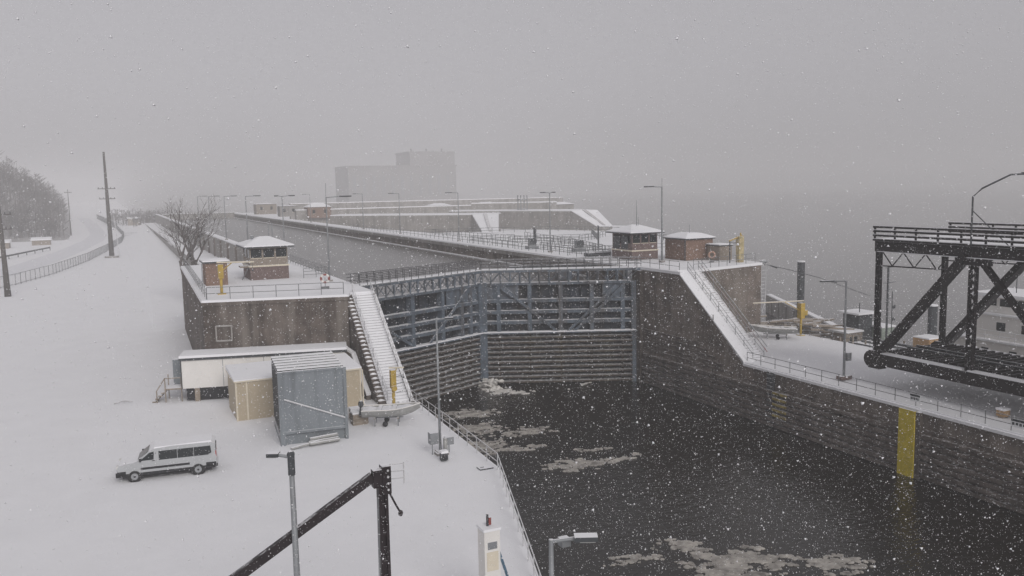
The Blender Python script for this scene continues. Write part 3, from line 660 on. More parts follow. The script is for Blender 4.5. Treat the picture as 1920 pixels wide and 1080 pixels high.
dm = thing('tower', 'faint slim steel tower before the river end of the powerhouse', 'tower', (118, 245, 10))
for a, b in ((0, 0), (2.2, 0), (0, 2.2), (2.2, 2.2)): MB().beam((a, b, 0), (a, b, 10.5), .25).build('leg', M_GALV, dm)
for z in (3, 6, 9): B(-.2, 2.4, -.2, 2.4, z, z+.25).build('platform', M_GALV, dm)

# ------------------------------------------------------------------ island machinery
def machine(label, x, y, k):
    o = thing('lock_machine', label, 'machine', (x, y, 13.3))
    B(-.9, .9, -.6, .6, 0, .5).build('base', M_GALV, o); B(-.5, .5, -.45, .45, .5, 1.7).build('housing', M_GALV, o)
    MB().disc((.0, -.55, 1.2), (0, 1, 0), .55, .12).build('wheel', M_STEELD, o)
    MB().tube([(.65, 0, .5), (.65, 0, 3.0 if k else 1.6)], .1, 6).build('column', M_STEELD, o)
    return o
machine('dark hoist machine left of the two-armed lamp on the island', 58.6, 118, 1)
machine('snowy winch machine on the island near the chamber edge', 61.5, 108.5, 0)
for (x, y, h, lab) in ((61, 122, 3.2, 'thin dark post right of the two-armed lamp on the island'), (67.5, 113, 3.5, 'thin dark post left of the far control house'), (66.5, 106, 2.4, 'thick grey post left of the far control house')):
    o = thing('bollard_post', lab, 'post', (x, y, 13.3)); MB().tube([(0, 0, 0), (0, 0, h)], .13 if h > 2.5 else .28, 8).build('shaft', M_STEELD if h > 2.5 else M_GALV, o); MB().blob((0, 0, h), .2, 6, 4, (1, 1, .5)).build('snow_cap', M_CAP, o)
wt = thing('white_tank_boat', 'white snow-filled flat skiff lying on the island edge by the railings', 'skiff', (59.6, 100, 13.32))
MB().prism([(-1.8, -.6), (1.6, -.6), (2.2, 0), (1.6, .6), (-1.8, .6)], 0, .45).build('hull', M_STEELD, wt); MB().prism([(-1.75, -.55), (1.6, -.55), (2.1, 0), (1.6, .55), (-1.75, .55)], .45, .6).build('snow_cover', M_CAP, wt)

# ------------------------------------------------------------------ near ground: trailer, shed, steel frame, van
tr = thing('site_trailer', 'long white office trailer with snowy roof against the near lock wall', 'trailer', (4.45, 75.5, D), math.radians(-13.5))
TW, TD = 13.6, 2.6
TR = Matrix.Rotation(.0, 4, 'Z')
B(0, TW, 0, TD, 1.15, 3.55).build('wall', M_WHITE, tr)
B(.3, TW-.3, .25, TD-.2, .1, 1.15).build('skirt', M_VDARK, tr)
B(-.12, TW+.12, -.14, TD+.14, 3.55, 3.75).build('eave', M_STEELD, tr)
MB().prism([(-.1, -.1), (TW+.1, -.1), (TW+.1, TD+.1), (-.1, TD+.1)], 3.75, 3.95).build('snow_cover', M_CAP, tr)
for x in (-.02, TW-.06): B(x, x+.08, -.03, 0, 1.15, 3.55).build('corner_trim', M_STEELD, tr)
for x in (3.35, 6.7, 10.05): B(x, x+.04, -.015, 0, 1.2, 3.5).build('panel_seam', M_GALV, tr)
for x in (1, 4, 7.5, 11): B(x, x+.4, .0, .24, 0, 1.14).build('pier', M_WOOD, tr)
B(-1.45, -.0, .3, 1.9, 1.05, 1.17).build('porch', M_WOOD, tr)
B(-1.0, -.05, 2.0, 2.9, 1.0, 3.3).build('end_cabinet', M_STEELG, tr); B(-.06, -.01, .8, 1.7, 1.2, 3.1).build('door', M_WOOD, tr)
for (x, y) in ((-1.4, .35), (-1.4, 1.85), (-.1, .35)): MB().beam((x, y, 0), (x, y, 2.1), .08).build('porch_post', M_WOOD, tr)
MB().beam((-1.4, .35, 2.05), (-.1, .35, 2.05), .08).build('porch_rail', M_WOOD, tr); MB().beam((-1.4, .35, 2.05), (-2.1, .35, 1.0), .08).build('porch_rail', M_WOOD, tr)
MB().beam((-2.1, .35, 0), (-2.1, .35, 1.0), .08).build('porch_post', M_WOOD, tr)
for i in range(4): B(-1.75-.25*i, -1.45-.25*i, .4, 1.7, .75-.24*i, .85-.24*i).build('step', M_WOOD, tr)

sh = thing('storage_shed', 'beige shed with snowy roof, standing behind the big grey steel frame', 'shed', (7.75, 66.9, D))
SW, SD, SH = 9.7, 4.9, 3.0
B(0, SW, 0, SD, 0, SH).build('wall', M_BEIGE, sh)
B(-.12, SW+.12, -.12, SD+.12, SH, SH+.12).build('eave', M_CREAM, sh)
MB().prism([(-.12, -.12), (SW+.12, -.12), (SW+.12, SD+.12), (-.12, SD+.12)], SH+.12, [SH+.22, SH+.22, SH+.5, SH+.5]).build('snow_cover', M_CAP, sh)
for x in (-.04, .75, SW-.06, 4.6): B(x, x+.12, -.05, 0, 0, SH).build('corner_trim', M_CREAM, sh)
B(SW, SW+.05, -.04, .08, 0, SH).build('corner_trim', M_CREAM, sh)
for i in range(1, 12): B(.9+i*.75, .925+i*.75, -.015, 0, .05, SH-.05).build('siding_seam', M_CREAM if False else M_BEIGE, sh)
dp_ = MB().tube([(SW+.15, -.15, SH), (SW+.15, -.15, .2), (SW+.3, -.35, .05)], .06, 6).build('downpipe', M_CREAM, sh)
for (x, y, s, lab) in ((15.3, 61.2, 1.0, 'larger wooden crate beside the grey steel frame'), (15.6, 62.9, .85, 'small wooden crate behind the larger one by the shed corner')):
    o = thing('wooden_crate', lab, 'crate', (x, y, D)); B(0, 1.15*s, 0, .8, 0, .85*s).build('box', M_WOOD, o); B(-.03, 1.2*s, -.03, .83, .85*s, .85*s+.12).build('snow_cover', M_CAP, o)
    for z in (.12, .42, .7): B(-.02, 1.17*s, -.025, 0, z*s, (z+.1)*s).build('board', M_WOOD, o)

fr = thing('steel_gate_frame', 'big grey steel plate frame with slatted top standing on the snow', 'steel frame', (9.55, 58.6, D), math.radians(-5))
FW, FD, FH = 4.55, 5.6, 5.15
B(.35, FW-.12, .06, .12, .95, FH-.12).build('front_plate', M_STEELG, fr)
for (x0, x1) in ((0, .35), (FW-.12, FW+.1)): B(x0, x1, -.05, .25, .0, FH).build('column', M_STEELG, fr)
B(.35, FW-.12, -.03, .22, .78, .95).build('sill_beam', M_STEELG, fr); B(.35, FW-.12, -.03, .22, FH-.12, FH+.02).build('head_beam', M_STEELG, fr)
B(.2, FW-.1, .2, .34, .0, .78).build('back_apron', M_STEELG, fr)
MB().tube([(.35, -.02, 3.25), (FW-.1, -.02, 1.55)], .055, 8).build('diagonal_pipe', M_RAIL, fr)
for i in range(6):
    y = .55+i*.98; B(.05, FW, y, y+.42, FH-.16, FH+.02).build('top_slat', M_STEELD, fr)
    B(.05, FW, y+.02, y+.40, FH+.02, FH+.09).build('slat_snow', M_CAP, fr)
for x in (1.0, 3.2): B(x, x+.25, .3, FD, FH-.3, FH-.17).build('stringer', M_STEELD, fr)
for y in np.arange(.35, FD, .44): B(.02, .2, y, y+.2, .8, FH-.18).build('side_rib', M_STEELD, fr)
B(.14, .26, .25, FD, .4, FH-.2).build('side_plate', M_STEELD, fr)
B(FW-.08, FW+.04, .25, FD, .4, FH-.2).build('side_plate', M_STEELG, fr)
B(.1, FW, FD-.1, FD, .3, FH-.2).build('rear_plate', M_STEELG, fr)
for x in (.02, FW-.2): B(x, x+.25, .25, FD, -.02, .4).build('base_beam', M_STEELG, fr)
pi_ = thing('pipe_stack', 'bundle of snow-topped pipes lying under the grey steel frame', 'pipes', (12.2, 57.9, D))
for i in range(4): MB().tube([(-.9, -.15-.22*i+.3, .12+.1*(i % 2)), (1.2, .05-.22*i+.3, .12+.1*(i % 2))], .1, 8).build('pipe', M_ALU, pi_)
MB().tube([(-.8, .0, .42), (1.15, .2, .45)], .12, 8).build('pipe', M_ALU, pi_)
p2 = MB().tube([(0, 0, .1), (2.4, .5, .28)], .1, 8).build('loose_pipe', M_ALU, None, (10.0, 57.3, D)); p2['label'] = 'single loose pipe leaning in front of the grey steel frame'; p2['category'] = 'pipe'

# van: x from nose (0) to tail (5.7), near side at y=0, far side at y=2
def van():
    o = thing('parked_van', 'pale silver van with dark windows parked alone in the snow', 'van', (-.72, 55.5, D), math.radians(-6.5))
    Wd = 2.0
    prof = [(.02, .55), (.0, .85), (.12, 1.08), (.95, 1.20), (1.15, 1.27), (1.85, 1.78), (2.15, 1.93), (3.2, 2.0), (5.45, 1.98), (5.68, 1.86), (5.72, .95), (5.72, .5)]
    inset = [.06, .06, .10, .08, .05, .13, .14, .15, .15, .13, .05, .05]
    n = len(prof); vs = []
    for s_ in (0, 1):
        for (x, z), i in zip(prof, inset): vs.append((x, i if s_ == 0 else Wd-i, z))
    fs = [tuple(range(n)), tuple(range(2*n-1, n-1, -1))]+[(i, n+i, n+(i+1) % n, (i+1) % n) for i in range(n)]
    # belt line split for a fuller side
    b = MB().add(vs, fs).build('body', M_VAN, o)
    def side_y(z): return .055+max(0, (z-1.27))*.12
    def panel(name, pts, m, d=.012, par=o):
        v0 = [(x, side_y(z)-d, z) for x, z in pts]; v1 = [(x, side_y(z)+.02, z) for x, z in pts]; k = len(pts)
        f = MB().add(v0+v1, [tuple(range(k)), tuple(range(2*k-1, k-1, -1))]+[(i, k+i, k+(i+1) % k, (i+1) % k) for i in range(k)]).build(name, m, par)
        v0 = [(x, Wd-side_y(z)+d, z) for x, z in pts]; v1 = [(x, Wd-side_y(z)-.02, z) for x, z in pts]
        MB().add(v0+v1, [tuple(range(k-1, -1, -1)), tuple(range(k, 2*k))]+[(i, (i+1) % k, k+(i+1) % k, k+i) for i in range(k)]).build(name, m, par)
        return f
    panel('side_window', [(1.3, 1.27), (2.1, 1.28), (2.14, 1.76), (1.88, 1.72)], M_GLASS)
    panel('side_window', [(2.4, 1.22), (3.45, 1.22), (3.45, 1.76), (2.4, 1.76)], M_GLASS)
    panel('side_window', [(3.48, 1.22), (4.4, 1.22), (4.4, 1.76), (3.48, 1.76)], M_GLASS)
    panel('side_window', [(4.43, 1.22), (5.25, 1.22), (5.45, 1.34), (5.4, 1.76), (4.43, 1.76)], M_GLASS)
    panel('door_seam', [(2.22, .75), (2.24, .75), (2.24, 1.7), (2.22, 1.7)], M_VDARK, .006)
    panel('door_handle', [(2.0, 1.2), (2.17, 1.2), (2.17, 1.25), (2.0, 1.25)], M_VDARK, .03)
    panel('side_moulding', [(1.35, .72), (4.15, .72), (4.15, .86), (1.35, .86)], M_VDARK, .03)
    panel('lower_trim', [(.1, .38), (5.65, .38), (5.65, .56), (.1, .56)], M_VDARK, .02)
    panel('front_trim', [(.02, .42), (.5, .42), (.5, .72), (.02, .72)], M_VDARK, .02)
    panel('rear_trim', [(5.1, .5), (5.7, .5), (5.7, .74), (5.1, .74)], M_VDARK, .02)
    # windscreen
    MB().add([(1.2, .2, 1.31), (1.81, .2, 1.755), (1.81, Wd-.2, 1.755), (1.2, Wd-.2, 1.31)], [(0, 1, 2, 3)]).build('windscreen', M_GLASS, o).location = (-.012, 0, .012)
    for y in (.13, Wd-.42): B(-.02, .14, y, y+.3, .88, 1.06).build('headlight', M_LAMP, o)
    B(-.03, .1, .55, 1.45, .8, 1.0).build('grille', M_VDARK, o); B(-.07, .3, .08, Wd-.08, .36, .66).build('bumper', M_VDARK, o)
    B(5.6, 5.78, .08, Wd-.08, .42, .62).build('bumper', M_VDARK, o)
    for y in (.07, Wd-.17): B(5.68, 5.735, y, y+.1, 1.0, 1.42).build('tail_light', M_RED, o)
    for y in (.3, 1.05): B(5.68, 5.735, y, y+.65, 1.2, 1.62).build('rear_window', M_GLASS, o)
    for y, s_ in ((-.15, 1), (Wd, 1)): B(1.3, 1.42, y, y+.15, 1.26, 1.48).build('mirror', M_VDARK, o)
    for x in (.98, 4.62):
        for y, s_ in ((.13, -1), (Wd-.13, 1)):
            w_ = MB().disc((x, y+s_*.0, .35), (0, 1, 0), .35, .24, 18).build('wheel', M_RUBBER, o, smooth=False)
            MB().disc((x, y+s_*.115, .35), (0, 1, 0), .21, .03, 12).build('rim', M_RIM, w_)
            MB().disc((x, y+s_*.13, .35), (0, 1, 0), .07, .03, 8).build('hub_cap', M_VDARK, w_)
            MB().disc((x, y-s_*.02, .42), (0, 1, 0), .47, .17, 18).build('wheel_arch', M_VDARK, o)
    B(.3, 5.4, .25, Wd-.25, .22, .5).build('underbody', M_VDARK, o)
    MB().prism([(2.15, .17), (5.5, .17), (5.5, Wd-.17), (2.15, Wd-.17)], [1.9, 1.96, 1.96, 1.9], [2.01, 2.08, 2.08, 2.01]).build('roof_snow', M_CAP, o)
    return o
van()

# ------------------------------------------------------------------ small boats on stands
def boat(label, x, y, z, L, W, az, motor=True):
    o = thing('small_boat', label, 'boat', (x, y, z), az)
    ns, nr = 10, 9; vs = []; 
    for i in range(ns):
        t_ = i/(ns-1); xx = -L/2+L*t_
        hw = W/2*(1-.05*(1-t_))*(1 if t_ < .45 else max(.02, (1-((t_-.45)/.55)**2.2)))
        kz = .0 if t_ < .6 else .52*((t_-.6)/.4)**2; gz = .62+.28*max(0, (t_-.4)/.6)**1.5
        for j in range(nr):
            s_ = -1+2*j/(nr-1); a = abs(s_)
            zz = kz+(gz-kz)*(a**2.6); vs.append((xx, hw*math.copysign(min(1, a**.62), s_), zz))
    fs = [(i*nr+j, i*nr+j+1, (i+1)*nr+j+1, (i+1)*nr+j) for i in range(ns-1) for j in range(nr-1)]
    fs.append(tuple(range(nr)))
    MB().add(vs, [f[::-1] for f in fs]).build('hull', M_ALU, o, smooth=False)
    dv = []
    for i in range(ns):
        for j in (0, nr-1): v = vs[i*nr+j]; dv.append((v[0], v[1]*.97, v[2]-.10+.06*math.sin(i*2.1)))
    MB().add(dv, [(2*i, 2*i+2, 2*i+3, 2*i+1) for i in range(ns-1)]).build('snow_cover', M_CAP, o)
    for j in (0, nr-1): MB().tube([vs[i*nr+j] for i in range(ns)], .045, 6).build('gunwale', M_WHITE, o)
    for t_ in (.3, .55): B(-L/2+L*t_-.15, -L/2+L*t_+.15, -W*.46, W*.46, .5, .6).build('seat', M_ALU, o)
    if motor:
        MB().blob((-L/2-.1, 0, .95), .26, 8, 5, (.8, .8, 1.1)).build('outboard_motor', M_STEELD, o); MB().beam((-L/2-.12, 0, .8), (-L/2-.2, 0, .05), .12, .2).build('motor_leg', M_STEELD, o)
    st = thing('boat_stand', 'low metal cradle under the '+('near' if x < 40 else 'far')+' boat', 'boat stand', (x, y, z-.65), az)
    for xx in (-L*.28, L*.12):
        B(xx-.05, xx+.05, -W*.4, W*.4, .58, .66).build('bunk', M_WOOD, st)
        for yy in (-W*.3, W*.3): MB().beam((xx, yy, 0), (xx, yy, .6), .08).build('leg', M_GALV, st)
    B(-L*.3, L*.2, -.05, .05, .5, .58).build('beam', M_GALV, st)
    for yy in (-W*.38, W*.38): MB().disc((-L*.1, yy, .2), (0, 1, 0), .2, .14, 12).build('wheel', M_RUBBER, st)
    return o
boat('snow filled aluminium boat with motor on a cradle below the left yellow davit', 18.0, 60.3, D+.65, 4.3, 1.8, math.radians(-22))
boat('snow filled aluminium boat on a cradle at the foot of the far stairway', 66.4, 73.3, D+.65, 5.2, 1.8, math.radians(140), motor=False)

# ------------------------------------------------------------------ small things on the near quay
mi = thing('electric_cabinet', 'dark square cabinet with snow top beside the quay lamp post', 'cabinet', (18.35, 50.2, D))
B(-.22, .22, -.2, .2, .06, .55).build('box', M_STEELD, mi); B(-.24, .24, -.22, .22, .55, .7).build('snow_cover', M_CAP, mi); B(-.16, .16, -.21, -.2, .14, .46).build('door', M_VDARK, mi)
wc = thing('white_pump_cabinet', 'tall white cabinet with red beacon on top near the quay railing', 'cabinet', (12.93, 30.4, D))
B(-.34, .34, -.34, .34, 0, 3.75).build('box', M_WHITE, wc); B(-.38, .38, -.38, .38, 3.75, 3.85).build('lid', M_CAP, wc)
B(-.25, .25, -.36, -.34, 2.1, 2.9).build('door', M_CREAM, wc); B(-.2, .2, -.36, -.34, 3.0, 3.3).build('notice', M_GALV, wc)
MB().tube([(-.05, 0, 3.85), (-.05, 0, 4.35)], .05, 6).build('beacon_stem', M_STEELD, wc); MB().tube([(.05, 0, 3.9), (.05, 0, 4.2)], .07, 8).build('beacon', M_REDP, wc)
MB().tube([(.36, 0, 2.9), (.8, .1, 1.6), (1.1, .1, .3)], .06, 6).build('hose', mat('blue_hose', (.10, .17, .24), .5), wc)
br = thing('fallen_branch', 'dark twig lying alone on the snowfield left of the trailer', 'branch', (.2, 77.5, D))
MB().tube([(-1.0, 0, .1), (-.3, .1, .22), (.4, 0, .12)], .035, 5).build('stem', M_BARK, br); MB().tube([(-.3, .1, .2), (-.1, .5, .3)], .02, 4).build('twig', M_BARK, br)
# debris bits on the snow by the quay edge
hd = thing('cable_hatch', 'small dark hatch plate in the snow beside the quay railing bend', 'hatch', (20.1, 47.6, D))
B(-.45, .45, -.3, .3, .0, .08).build('plate', M_STEELD, hd); B(-.3, -.1, -.05, .05, .08, .14).build('handle', M_GALV, hd)

# ------------------------------------------------------------------ black post with brace in the foreground
bp = thing('bridge_mast', 'black riveted steel mast with long slanting brace in the foreground', 'mast', (7.62, 26.95, D))
for x in (-.16, .06): B(x, x+.10, -.14, .14, 0, 7.9).build('channel', M_BLACKR, bp)
for i in range(16): B(-.06, .06, -.12, -.10, .3+i*.5, .42+i*.5).build('batten', M_BLACKR, bp)
B(-.06, .06, -.06, .06, 0, 7.8).build('web', M_BLACKR, bp)
B(-.02, .27, -.2, .2, 7.25, 8.2).build('head_plate', M_BLACKR, bp); B(-.32, -.02, -.16, .16, 7.5, 8.1).build('gusset', M_BLACKR, bp)
for i in range(4): MB().disc((.16, -.21, 7.4+i*.22), (0, 1, 0), .04, .03, 6).build('bolt', M_RAIL, bp)
MB().beam((-.3, .05, 7.85), (-12.6, 2.0, -.05), .26, .30).build('brace', M_BLACKR, bp)
MB().beam((-.3, .05, 7.70), (-12.4, 2.0, -.20), .10, .06).build('brace_flange', M_BLACKR, bp)
for z in (7.7, 7.95, 8.2): MB().tube([(.27, 0, z), (.75, -.1, z)], .02, 5).build('cage_rail', M_RAIL, bp)
MB().tube([(.75, -.1, 7.5), (.75, -.1, 8.25)], .025, 5).build('cage_rail', M_RAIL, bp)
MB().tube([(.2, -.1, 7.3), (.4, -.1, 6.85), (.55, -.1, 6.55)], .035, 5).build('hanging_link', M_BLACKR, bp); MB().blob((.58, -.1, 6.48), .09, 6, 4, (1, 1, 1.3)).build('hook', M_BLACKR, bp)
for k in (-.2, -.24): MB().tube([(k, -.2, 7.2), (k-.12, -.3, 0)], .012, 4).build('cable', M_GALV, bp)

# ------------------------------------------------------------------ black swing bridge truss
tb = thing('swing_bridge', 'black riveted steel truss of a swing bridge resting open over the far esplanade', 'bridge', (58, 51.4, D))
YN = [0, -8.6, -17.2, -25.8, -34.4]
ZB0, ZT0 = 2.35, 11.95          # above deck
def laced(a, b, wd, gap, m=M_BLACK, name='post'):
    """latticed member: two channels and lacing"""
    a, b = Vector(a), Vector(b); d = (b-a); L = d.length; d.normalize(); s_ = Vector((0, 1, 0)) if abs(d.y) < .5 else Vector((0, 0, 1))
    s_ = (s_-d*s_.dot(d)).normalized()
    o = MB(); o.beam(a+s_*gap/2, b+s_*gap/2, wd, .10, tuple(s_)); o.beam(a-s_*gap/2, b-s_*gap/2, wd, .10, tuple(s_))
    p = o.build(name, m, tb)
    lm_ = MB(); k = int(L/(gap*1.1))
    for i in range(k):
        p0 = a+d*L*i/k; p1 = a+d*L*(i+1)/k; q = 1 if i % 2 else -1
        lm_.beam(p0+s_*gap/2*q, p1-s_*gap/2*q, wd*.7, .05, tuple(s_))
    lm_.build('lacing', m, p, kind='stuff'); return p
for X in (0, 8.0):
    near = X == 0
    part_x = X
    for a, b in zip(YN[:-1], YN[1:]):
        MB().box(X-.28, X+.28, b+.003, a-.003, ZB0-.45, ZB0+.55).build('bottom_chord', M_BLACK, tb)
        MB().box(X-.26, X+.26, b+.003, a-.003, ZT0-.42, ZT0+.42).build('top_chord', M_BLACK, tb)
        MB().box(X-.36, X+.36, b, a, ZT0+.42, ZT0+.47).build('cover_plate', M_CAP, tb); MB().box(X-.42, X-.26, b, a, ZT0-.46, ZT0-.41).build('flange', M_CAP if near else M_BLACK, tb)
        MB().box(X-.3, X+.3, b+.5, a-.02, ZB0+.55, ZB0+.67).build('chord_snow', M_CAP, tb)
    # end shoe
    MB().box(X-.42, X+.42, -.6, .55, ZB0-.75, ZB0+.75).build('end_shoe', M_BLACK, tb)
    MB().disc((X, .35, ZB0), (1, 0, 0), .72, .8, 14).build('end_casting', M_BLACK, tb)
    # end vertical (light), inclined end post (heavy), verticals, diagonals
    laced((X, .1, ZB0+.5), (X, .1, ZT0-.4), .34, .34)
    MB().beam((X, 0, ZB0+.2), (X, YN[1]+.5, ZT0-.2), .5, .95, (1, 0, 0)).build('end_post', M_BLACK, tb)
    for k in (1, 2, 3):
        laced((X, YN[k], ZB0+.4), (X, YN[k], ZT0-.4), .36, .5)
    MB().beam((X, YN[1]-.3, ZT0-.3), (X, YN[2]+.2, ZB0+.3), .34, .5, (1, 0, 0)).build('diagonal', M_BLACK, tb)
    MB().beam((X, YN[2]-.2, ZB0+.3), (X, YN[3], ZT0-.3), .5, .9, (1, 0, 0)).build('diagonal', M_BLACK, tb)
    MB().beam((X, YN[2]+.3, ZB0+.3), (X, YN[3]+8.0, ZT0-1.2), .12, .2, (1, 0, 0)).build('counter_brace', M_BLACK, tb)
    MB().box(X-.3, X+.3, YN[1]-1.3, YN[1]+1.4, ZT0-1.0, ZT0-.42).build('gusset_plate', M_BLACK, tb)
    # upper deck fascia and railing
    xr = X-.55 if near else X+.55
    for h in (.55, .92, 1.28, 1.62):
        MB().box(xr-.05, xr+.05, YN[-1], .3, ZT0+h-.10, ZT0+h+.06).build('deck_rail', M_BLACK, tb); MB().box(xr-.06, xr+.06, YN[-1], .3, ZT0+h+.062, ZT0+h+.10).build('rail_snow', M_CAP, tb)
    for i in range(18):
        MB().box(xr+.05, xr+.15, .2-i*2.0-.07, .2-i*2.0+.07, ZT0+.47, ZT0+1.7).build('rail_post', M_BLACK, tb)
    # secondary truss strut below the top chord
    MB().beam((X, .1, ZT0-1.65), (X, YN[1]+1.7, ZT0-1.5), .1, .1).build('sub_chord', M_BLACK, tb)
    for i in range(6):
        y0, y1 = -.2-i*1.05, -.2-(i+1)*1.05
        a, b = (ZT0-.42, ZT0-1.6) if i % 2 == 0 else (ZT0-1.6, ZT0-.42)
        MB().beam((X, y0, a), (X, y1, b), .07).build('sub_web', M_BLACK, tb)
MB().box(-.3, 8.3, YN[-1], .2, ZT0+.48, ZT0+.62).build('upper_deck', M_BLACK, tb)
tie = MB().box(0, 7.2, -.14, .14, 0, .18).mesh('tie', M_BLACKN)
for k in range(46): link('tie', tie, tb, (.4, -.8-k*.72, ZB0+.62))
for X in (1.6, 3.1, 4.9, 6.4): MB().box(X-.2, X+.2, YN[-1], -.2, ZB0-.15, ZB0+.61).build('stringer', M_BLACKN, tb)
for k in range(9):
    y = -.3-k*4.15; MB().box(.3, 7.7, y-.18, y+.18, ZB0-.44, ZB0-.16).build('floor_beam', M_BLACK, tb)
for k in range(5):
    MB().beam((.3, YN[k], ZT0-.1), (7.7, YN[k], ZT0-.1), .35, .6).build('cross_strut', M_BLACK, tb)
    if k < 4:
        MB().beam((.3, YN[k], ZT0+.1), (7.7, YN[k+1], ZT0+.1), .18, .18).build('lateral_brace', M_BLACK, tb)
        MB().beam((7.7, YN[k], ZT0+.1), (.3, YN[k+1], ZT0+.1), .18, .18).build('lateral_brace', M_BLACK, tb)
for X in (2.9, 4.1): MB().box(X-.05, X+.05, YN[-1], -.5, ZB0+.80, ZB0+.92).build('track_rail', M_STEELD, tb)
MB().box(-.1, 8.1, .2, .5, ZT0-.45, ZT0+.45).build('portal_beam', M_BLACK, tb)
gp = thing('signal_gantry', 'bent black signal gantry with lamp on the top deck of the bridge truss', 'gantry', (57.3, 42.6, D+ZT0+.5))
MB().tube([(0, 0, 0), (0, 0, 3.6), (.3, -.5, 4.2), (1.2, -2.0, 5.15), (9, -2.6, 5.3)], .07, 6).build('pole', M_STEELD, gp)
MB().tube([(0, 0, 2.6), (.5, -2.6, .1)], .04, 5).build('stay', M_STEELD, gp)
MB().tube([(2.6, -2.15, 5.25), (2.6, -2.15, 5.75)], .09, 8).build('lamp', M_STEELD, gp); MB().disc((2.6, -2.15, 5.28), (0, 0, 1), .28, .06, 10).build('lamp_plate', M_STEELD, gp)

# ------------------------------------------------------------------ signs on the far railing and tan box
def sign(label, y, wd, ht):
    o = thing('warning_sign', label, 'sign', (55.06, y, D+.42))
    B(-.02, .0, -wd/2, wd/2, 0, ht).build('board', M_SIGN, o)
    B(-.028, -.02, -wd/2+.03, wd/2-.03, ht*.68, ht*.95).build('header_print', M_SIGNB, o)
    for i in range(5):
        a = wd/2-.1-i*(wd-.2)/5; B(-.028, -.02, a-(wd-.2)/7.5, a, ht*.22+.03*(i % 2), ht*.55).build('block_print', M_SIGNB, o)
sign('small white sign with dark lettering on the far railing near the yellow panel', 45.1, .95, .58)
sign('white sign with dark lettering on the far railing nearest the right border', 36.6, 1.5, .58)
tn = thing('valve_box', 'tan box with snow top on the far esplanade behind the railing', 'box', (57.9, 39.9, D))
B(-.35, .35, -.3, .3, .15, .6).build('box', M_PALLET, tn); B(-.38, .38, -.33, .33, .6, .74).build('snow_cover', M_CAP, tn)
for x in (-.25, .25): B(x-.05, x+.05, -.2, .2, 0, .15).build('foot', M_WOOD, tn)

# ------------------------------------------------------------------ river side: pier, piles, towboat, guard wall
gw = thing('guard_wall', 'long low concrete guard wall in the river beyond the yellow davit', 'guard wall', (88, 75, 0))
GWP = [(86.5, 82.5), (87.3, 82.0), (104.9, 116.4), (104.1, 116.8)]
part('wall', MB().prism(GWP, -.3, 3.0), M_CONC_L, gw)
part('snow_cap', MB().prism(GWP, 3.0, 3.2), M_CAP, gw)
for i in range(9): part('buttress', MB().prism([(86.4+2*i, 82.7+3.9*i), (86.1+2*i, 82.1+3.9*i), (86.6+2*i, 81.9+3.9*i), (86.9+2*i, 82.5+3.9*i)], -.3, 2.7), M_CONC_L, gw)
pr = thing('pier', 'snowy timber pier along the river edge behind the black truss', 'pier', (74, 40, 0))
part('deck', B(71.4, 79.0, -25, 71, 3.6, 4.2), M_WOOD, pr); part('snow_cover', B(71.4, 79.0, -25, 71, 4.2, 4.35), M_CAP, pr)
for k, x in enumerate((73.2, 75.0, 77.0, 78.6)): part('edge_rail', B(x-.06, x+.06, -25, 70.5, 4.35, 4.62), M_STEELD, pr)
for y in range(-20, 72, 9):
    for x in (72.2, 78.4): part('pile', MB().tube([(x, y, -.5), (x, y, 3.6)], .22, 8), M_STEELD, pr)
def pile(label, x, y, r, z1, name='mooring_pile'):
    o = thing(name, label, 'pile', (x, y, -.3)); MB().tube([(0, 0, 0), (0, 0, z1)], r, 12).build('shaft', M_STEELD, o, smooth=False)
    MB().tube([(0, 0, z1), (0, 0, z1+.15)], r*1.05, 12).build('snow_cap', M_CAP, o)
pile('tall dark mooring pile above the yellow davit', 84, 87.5, .5, 12.3)
pile('dark mooring pile behind the black truss posts', 79.9, 63.6, .48, 9.4)
cell = thing('dock_shack', 'dark dock shack with flat snowy roof beyond the lamp post', 'shack', (79.2, 74.2, 2))
part('wall', B(79.2, 81.4, 73, 75.4, 0, 7.0), M_STEELD, cell); part('roof', B(78.7, 82, 72.6, 75.8, 7.0, 7.2), M_CAP, cell)
part('annex_wall', B(76.4, 79.2, 72.4, 74.6, 0, 5.1), M_BUFF, cell); part('annex_roof', B(76.2, 79.2, 72.2, 74.8, 5.1, 5.3), M_CAP, cell)
part('window', B(77.2, 78.3, 72.36, 72.4, 3.6, 4.6), M_GLASS, cell); part('panel', B(81.4, 83.4, 71.6, 74.6, 0, 5.4), mat('pale_green', (.25, .29, .25), .6), cell)
part('panel_roof', B(81.3, 83.6, 71.5, 74.8, 5.4, 5.6), M_CAP, cell)
part('mast', MB().tube([(79.8, 73.5, 7.2), (79.8, 73.5, 8.3)], .06, 5), M_STEELD, cell)
um = thing('antenna_mast', 'slim dark mast with crossbars seen through the truss', 'mast', (78.4, 68.3, 4.3))
MB().tube([(0, 0, 0), (0, 0, 8.9)], .12, 6).build('pole', M_STEELD, um)
for z, w_ in ((8.7, .7), (7.0, 1.1), (6.2, .6), (5.2, .6), (4.8, .5)): MB().beam((-w_*.6, 0, z), (w_, 0, z+.05), .09).build('crossbar', M_STEELD, um)
MB().tube([(.75, 0, 0), (.75, 0, 6.0)], .05, 5).build('stay_pole', M_STEELD, um)
for z in (4.2, 2.8): MB().blob((1.05, 0, z), .3, 6, 4, (1, .3, .8)).build('dish', M_STEELD, um)
cb = thing('cargo_crate', 'orange brown timber crate on the snowy pier behind the truss', 'crate', (78.2, 62.6, 4.35))
B(-1.2, 1.2, -1, 1, 0, 1.6).build('box', M_PALLET, cb); B(-1.22, 1.22, -1.02, 1.02, 1.6, 1.72).build('snow_cover', M_CAP, cb)
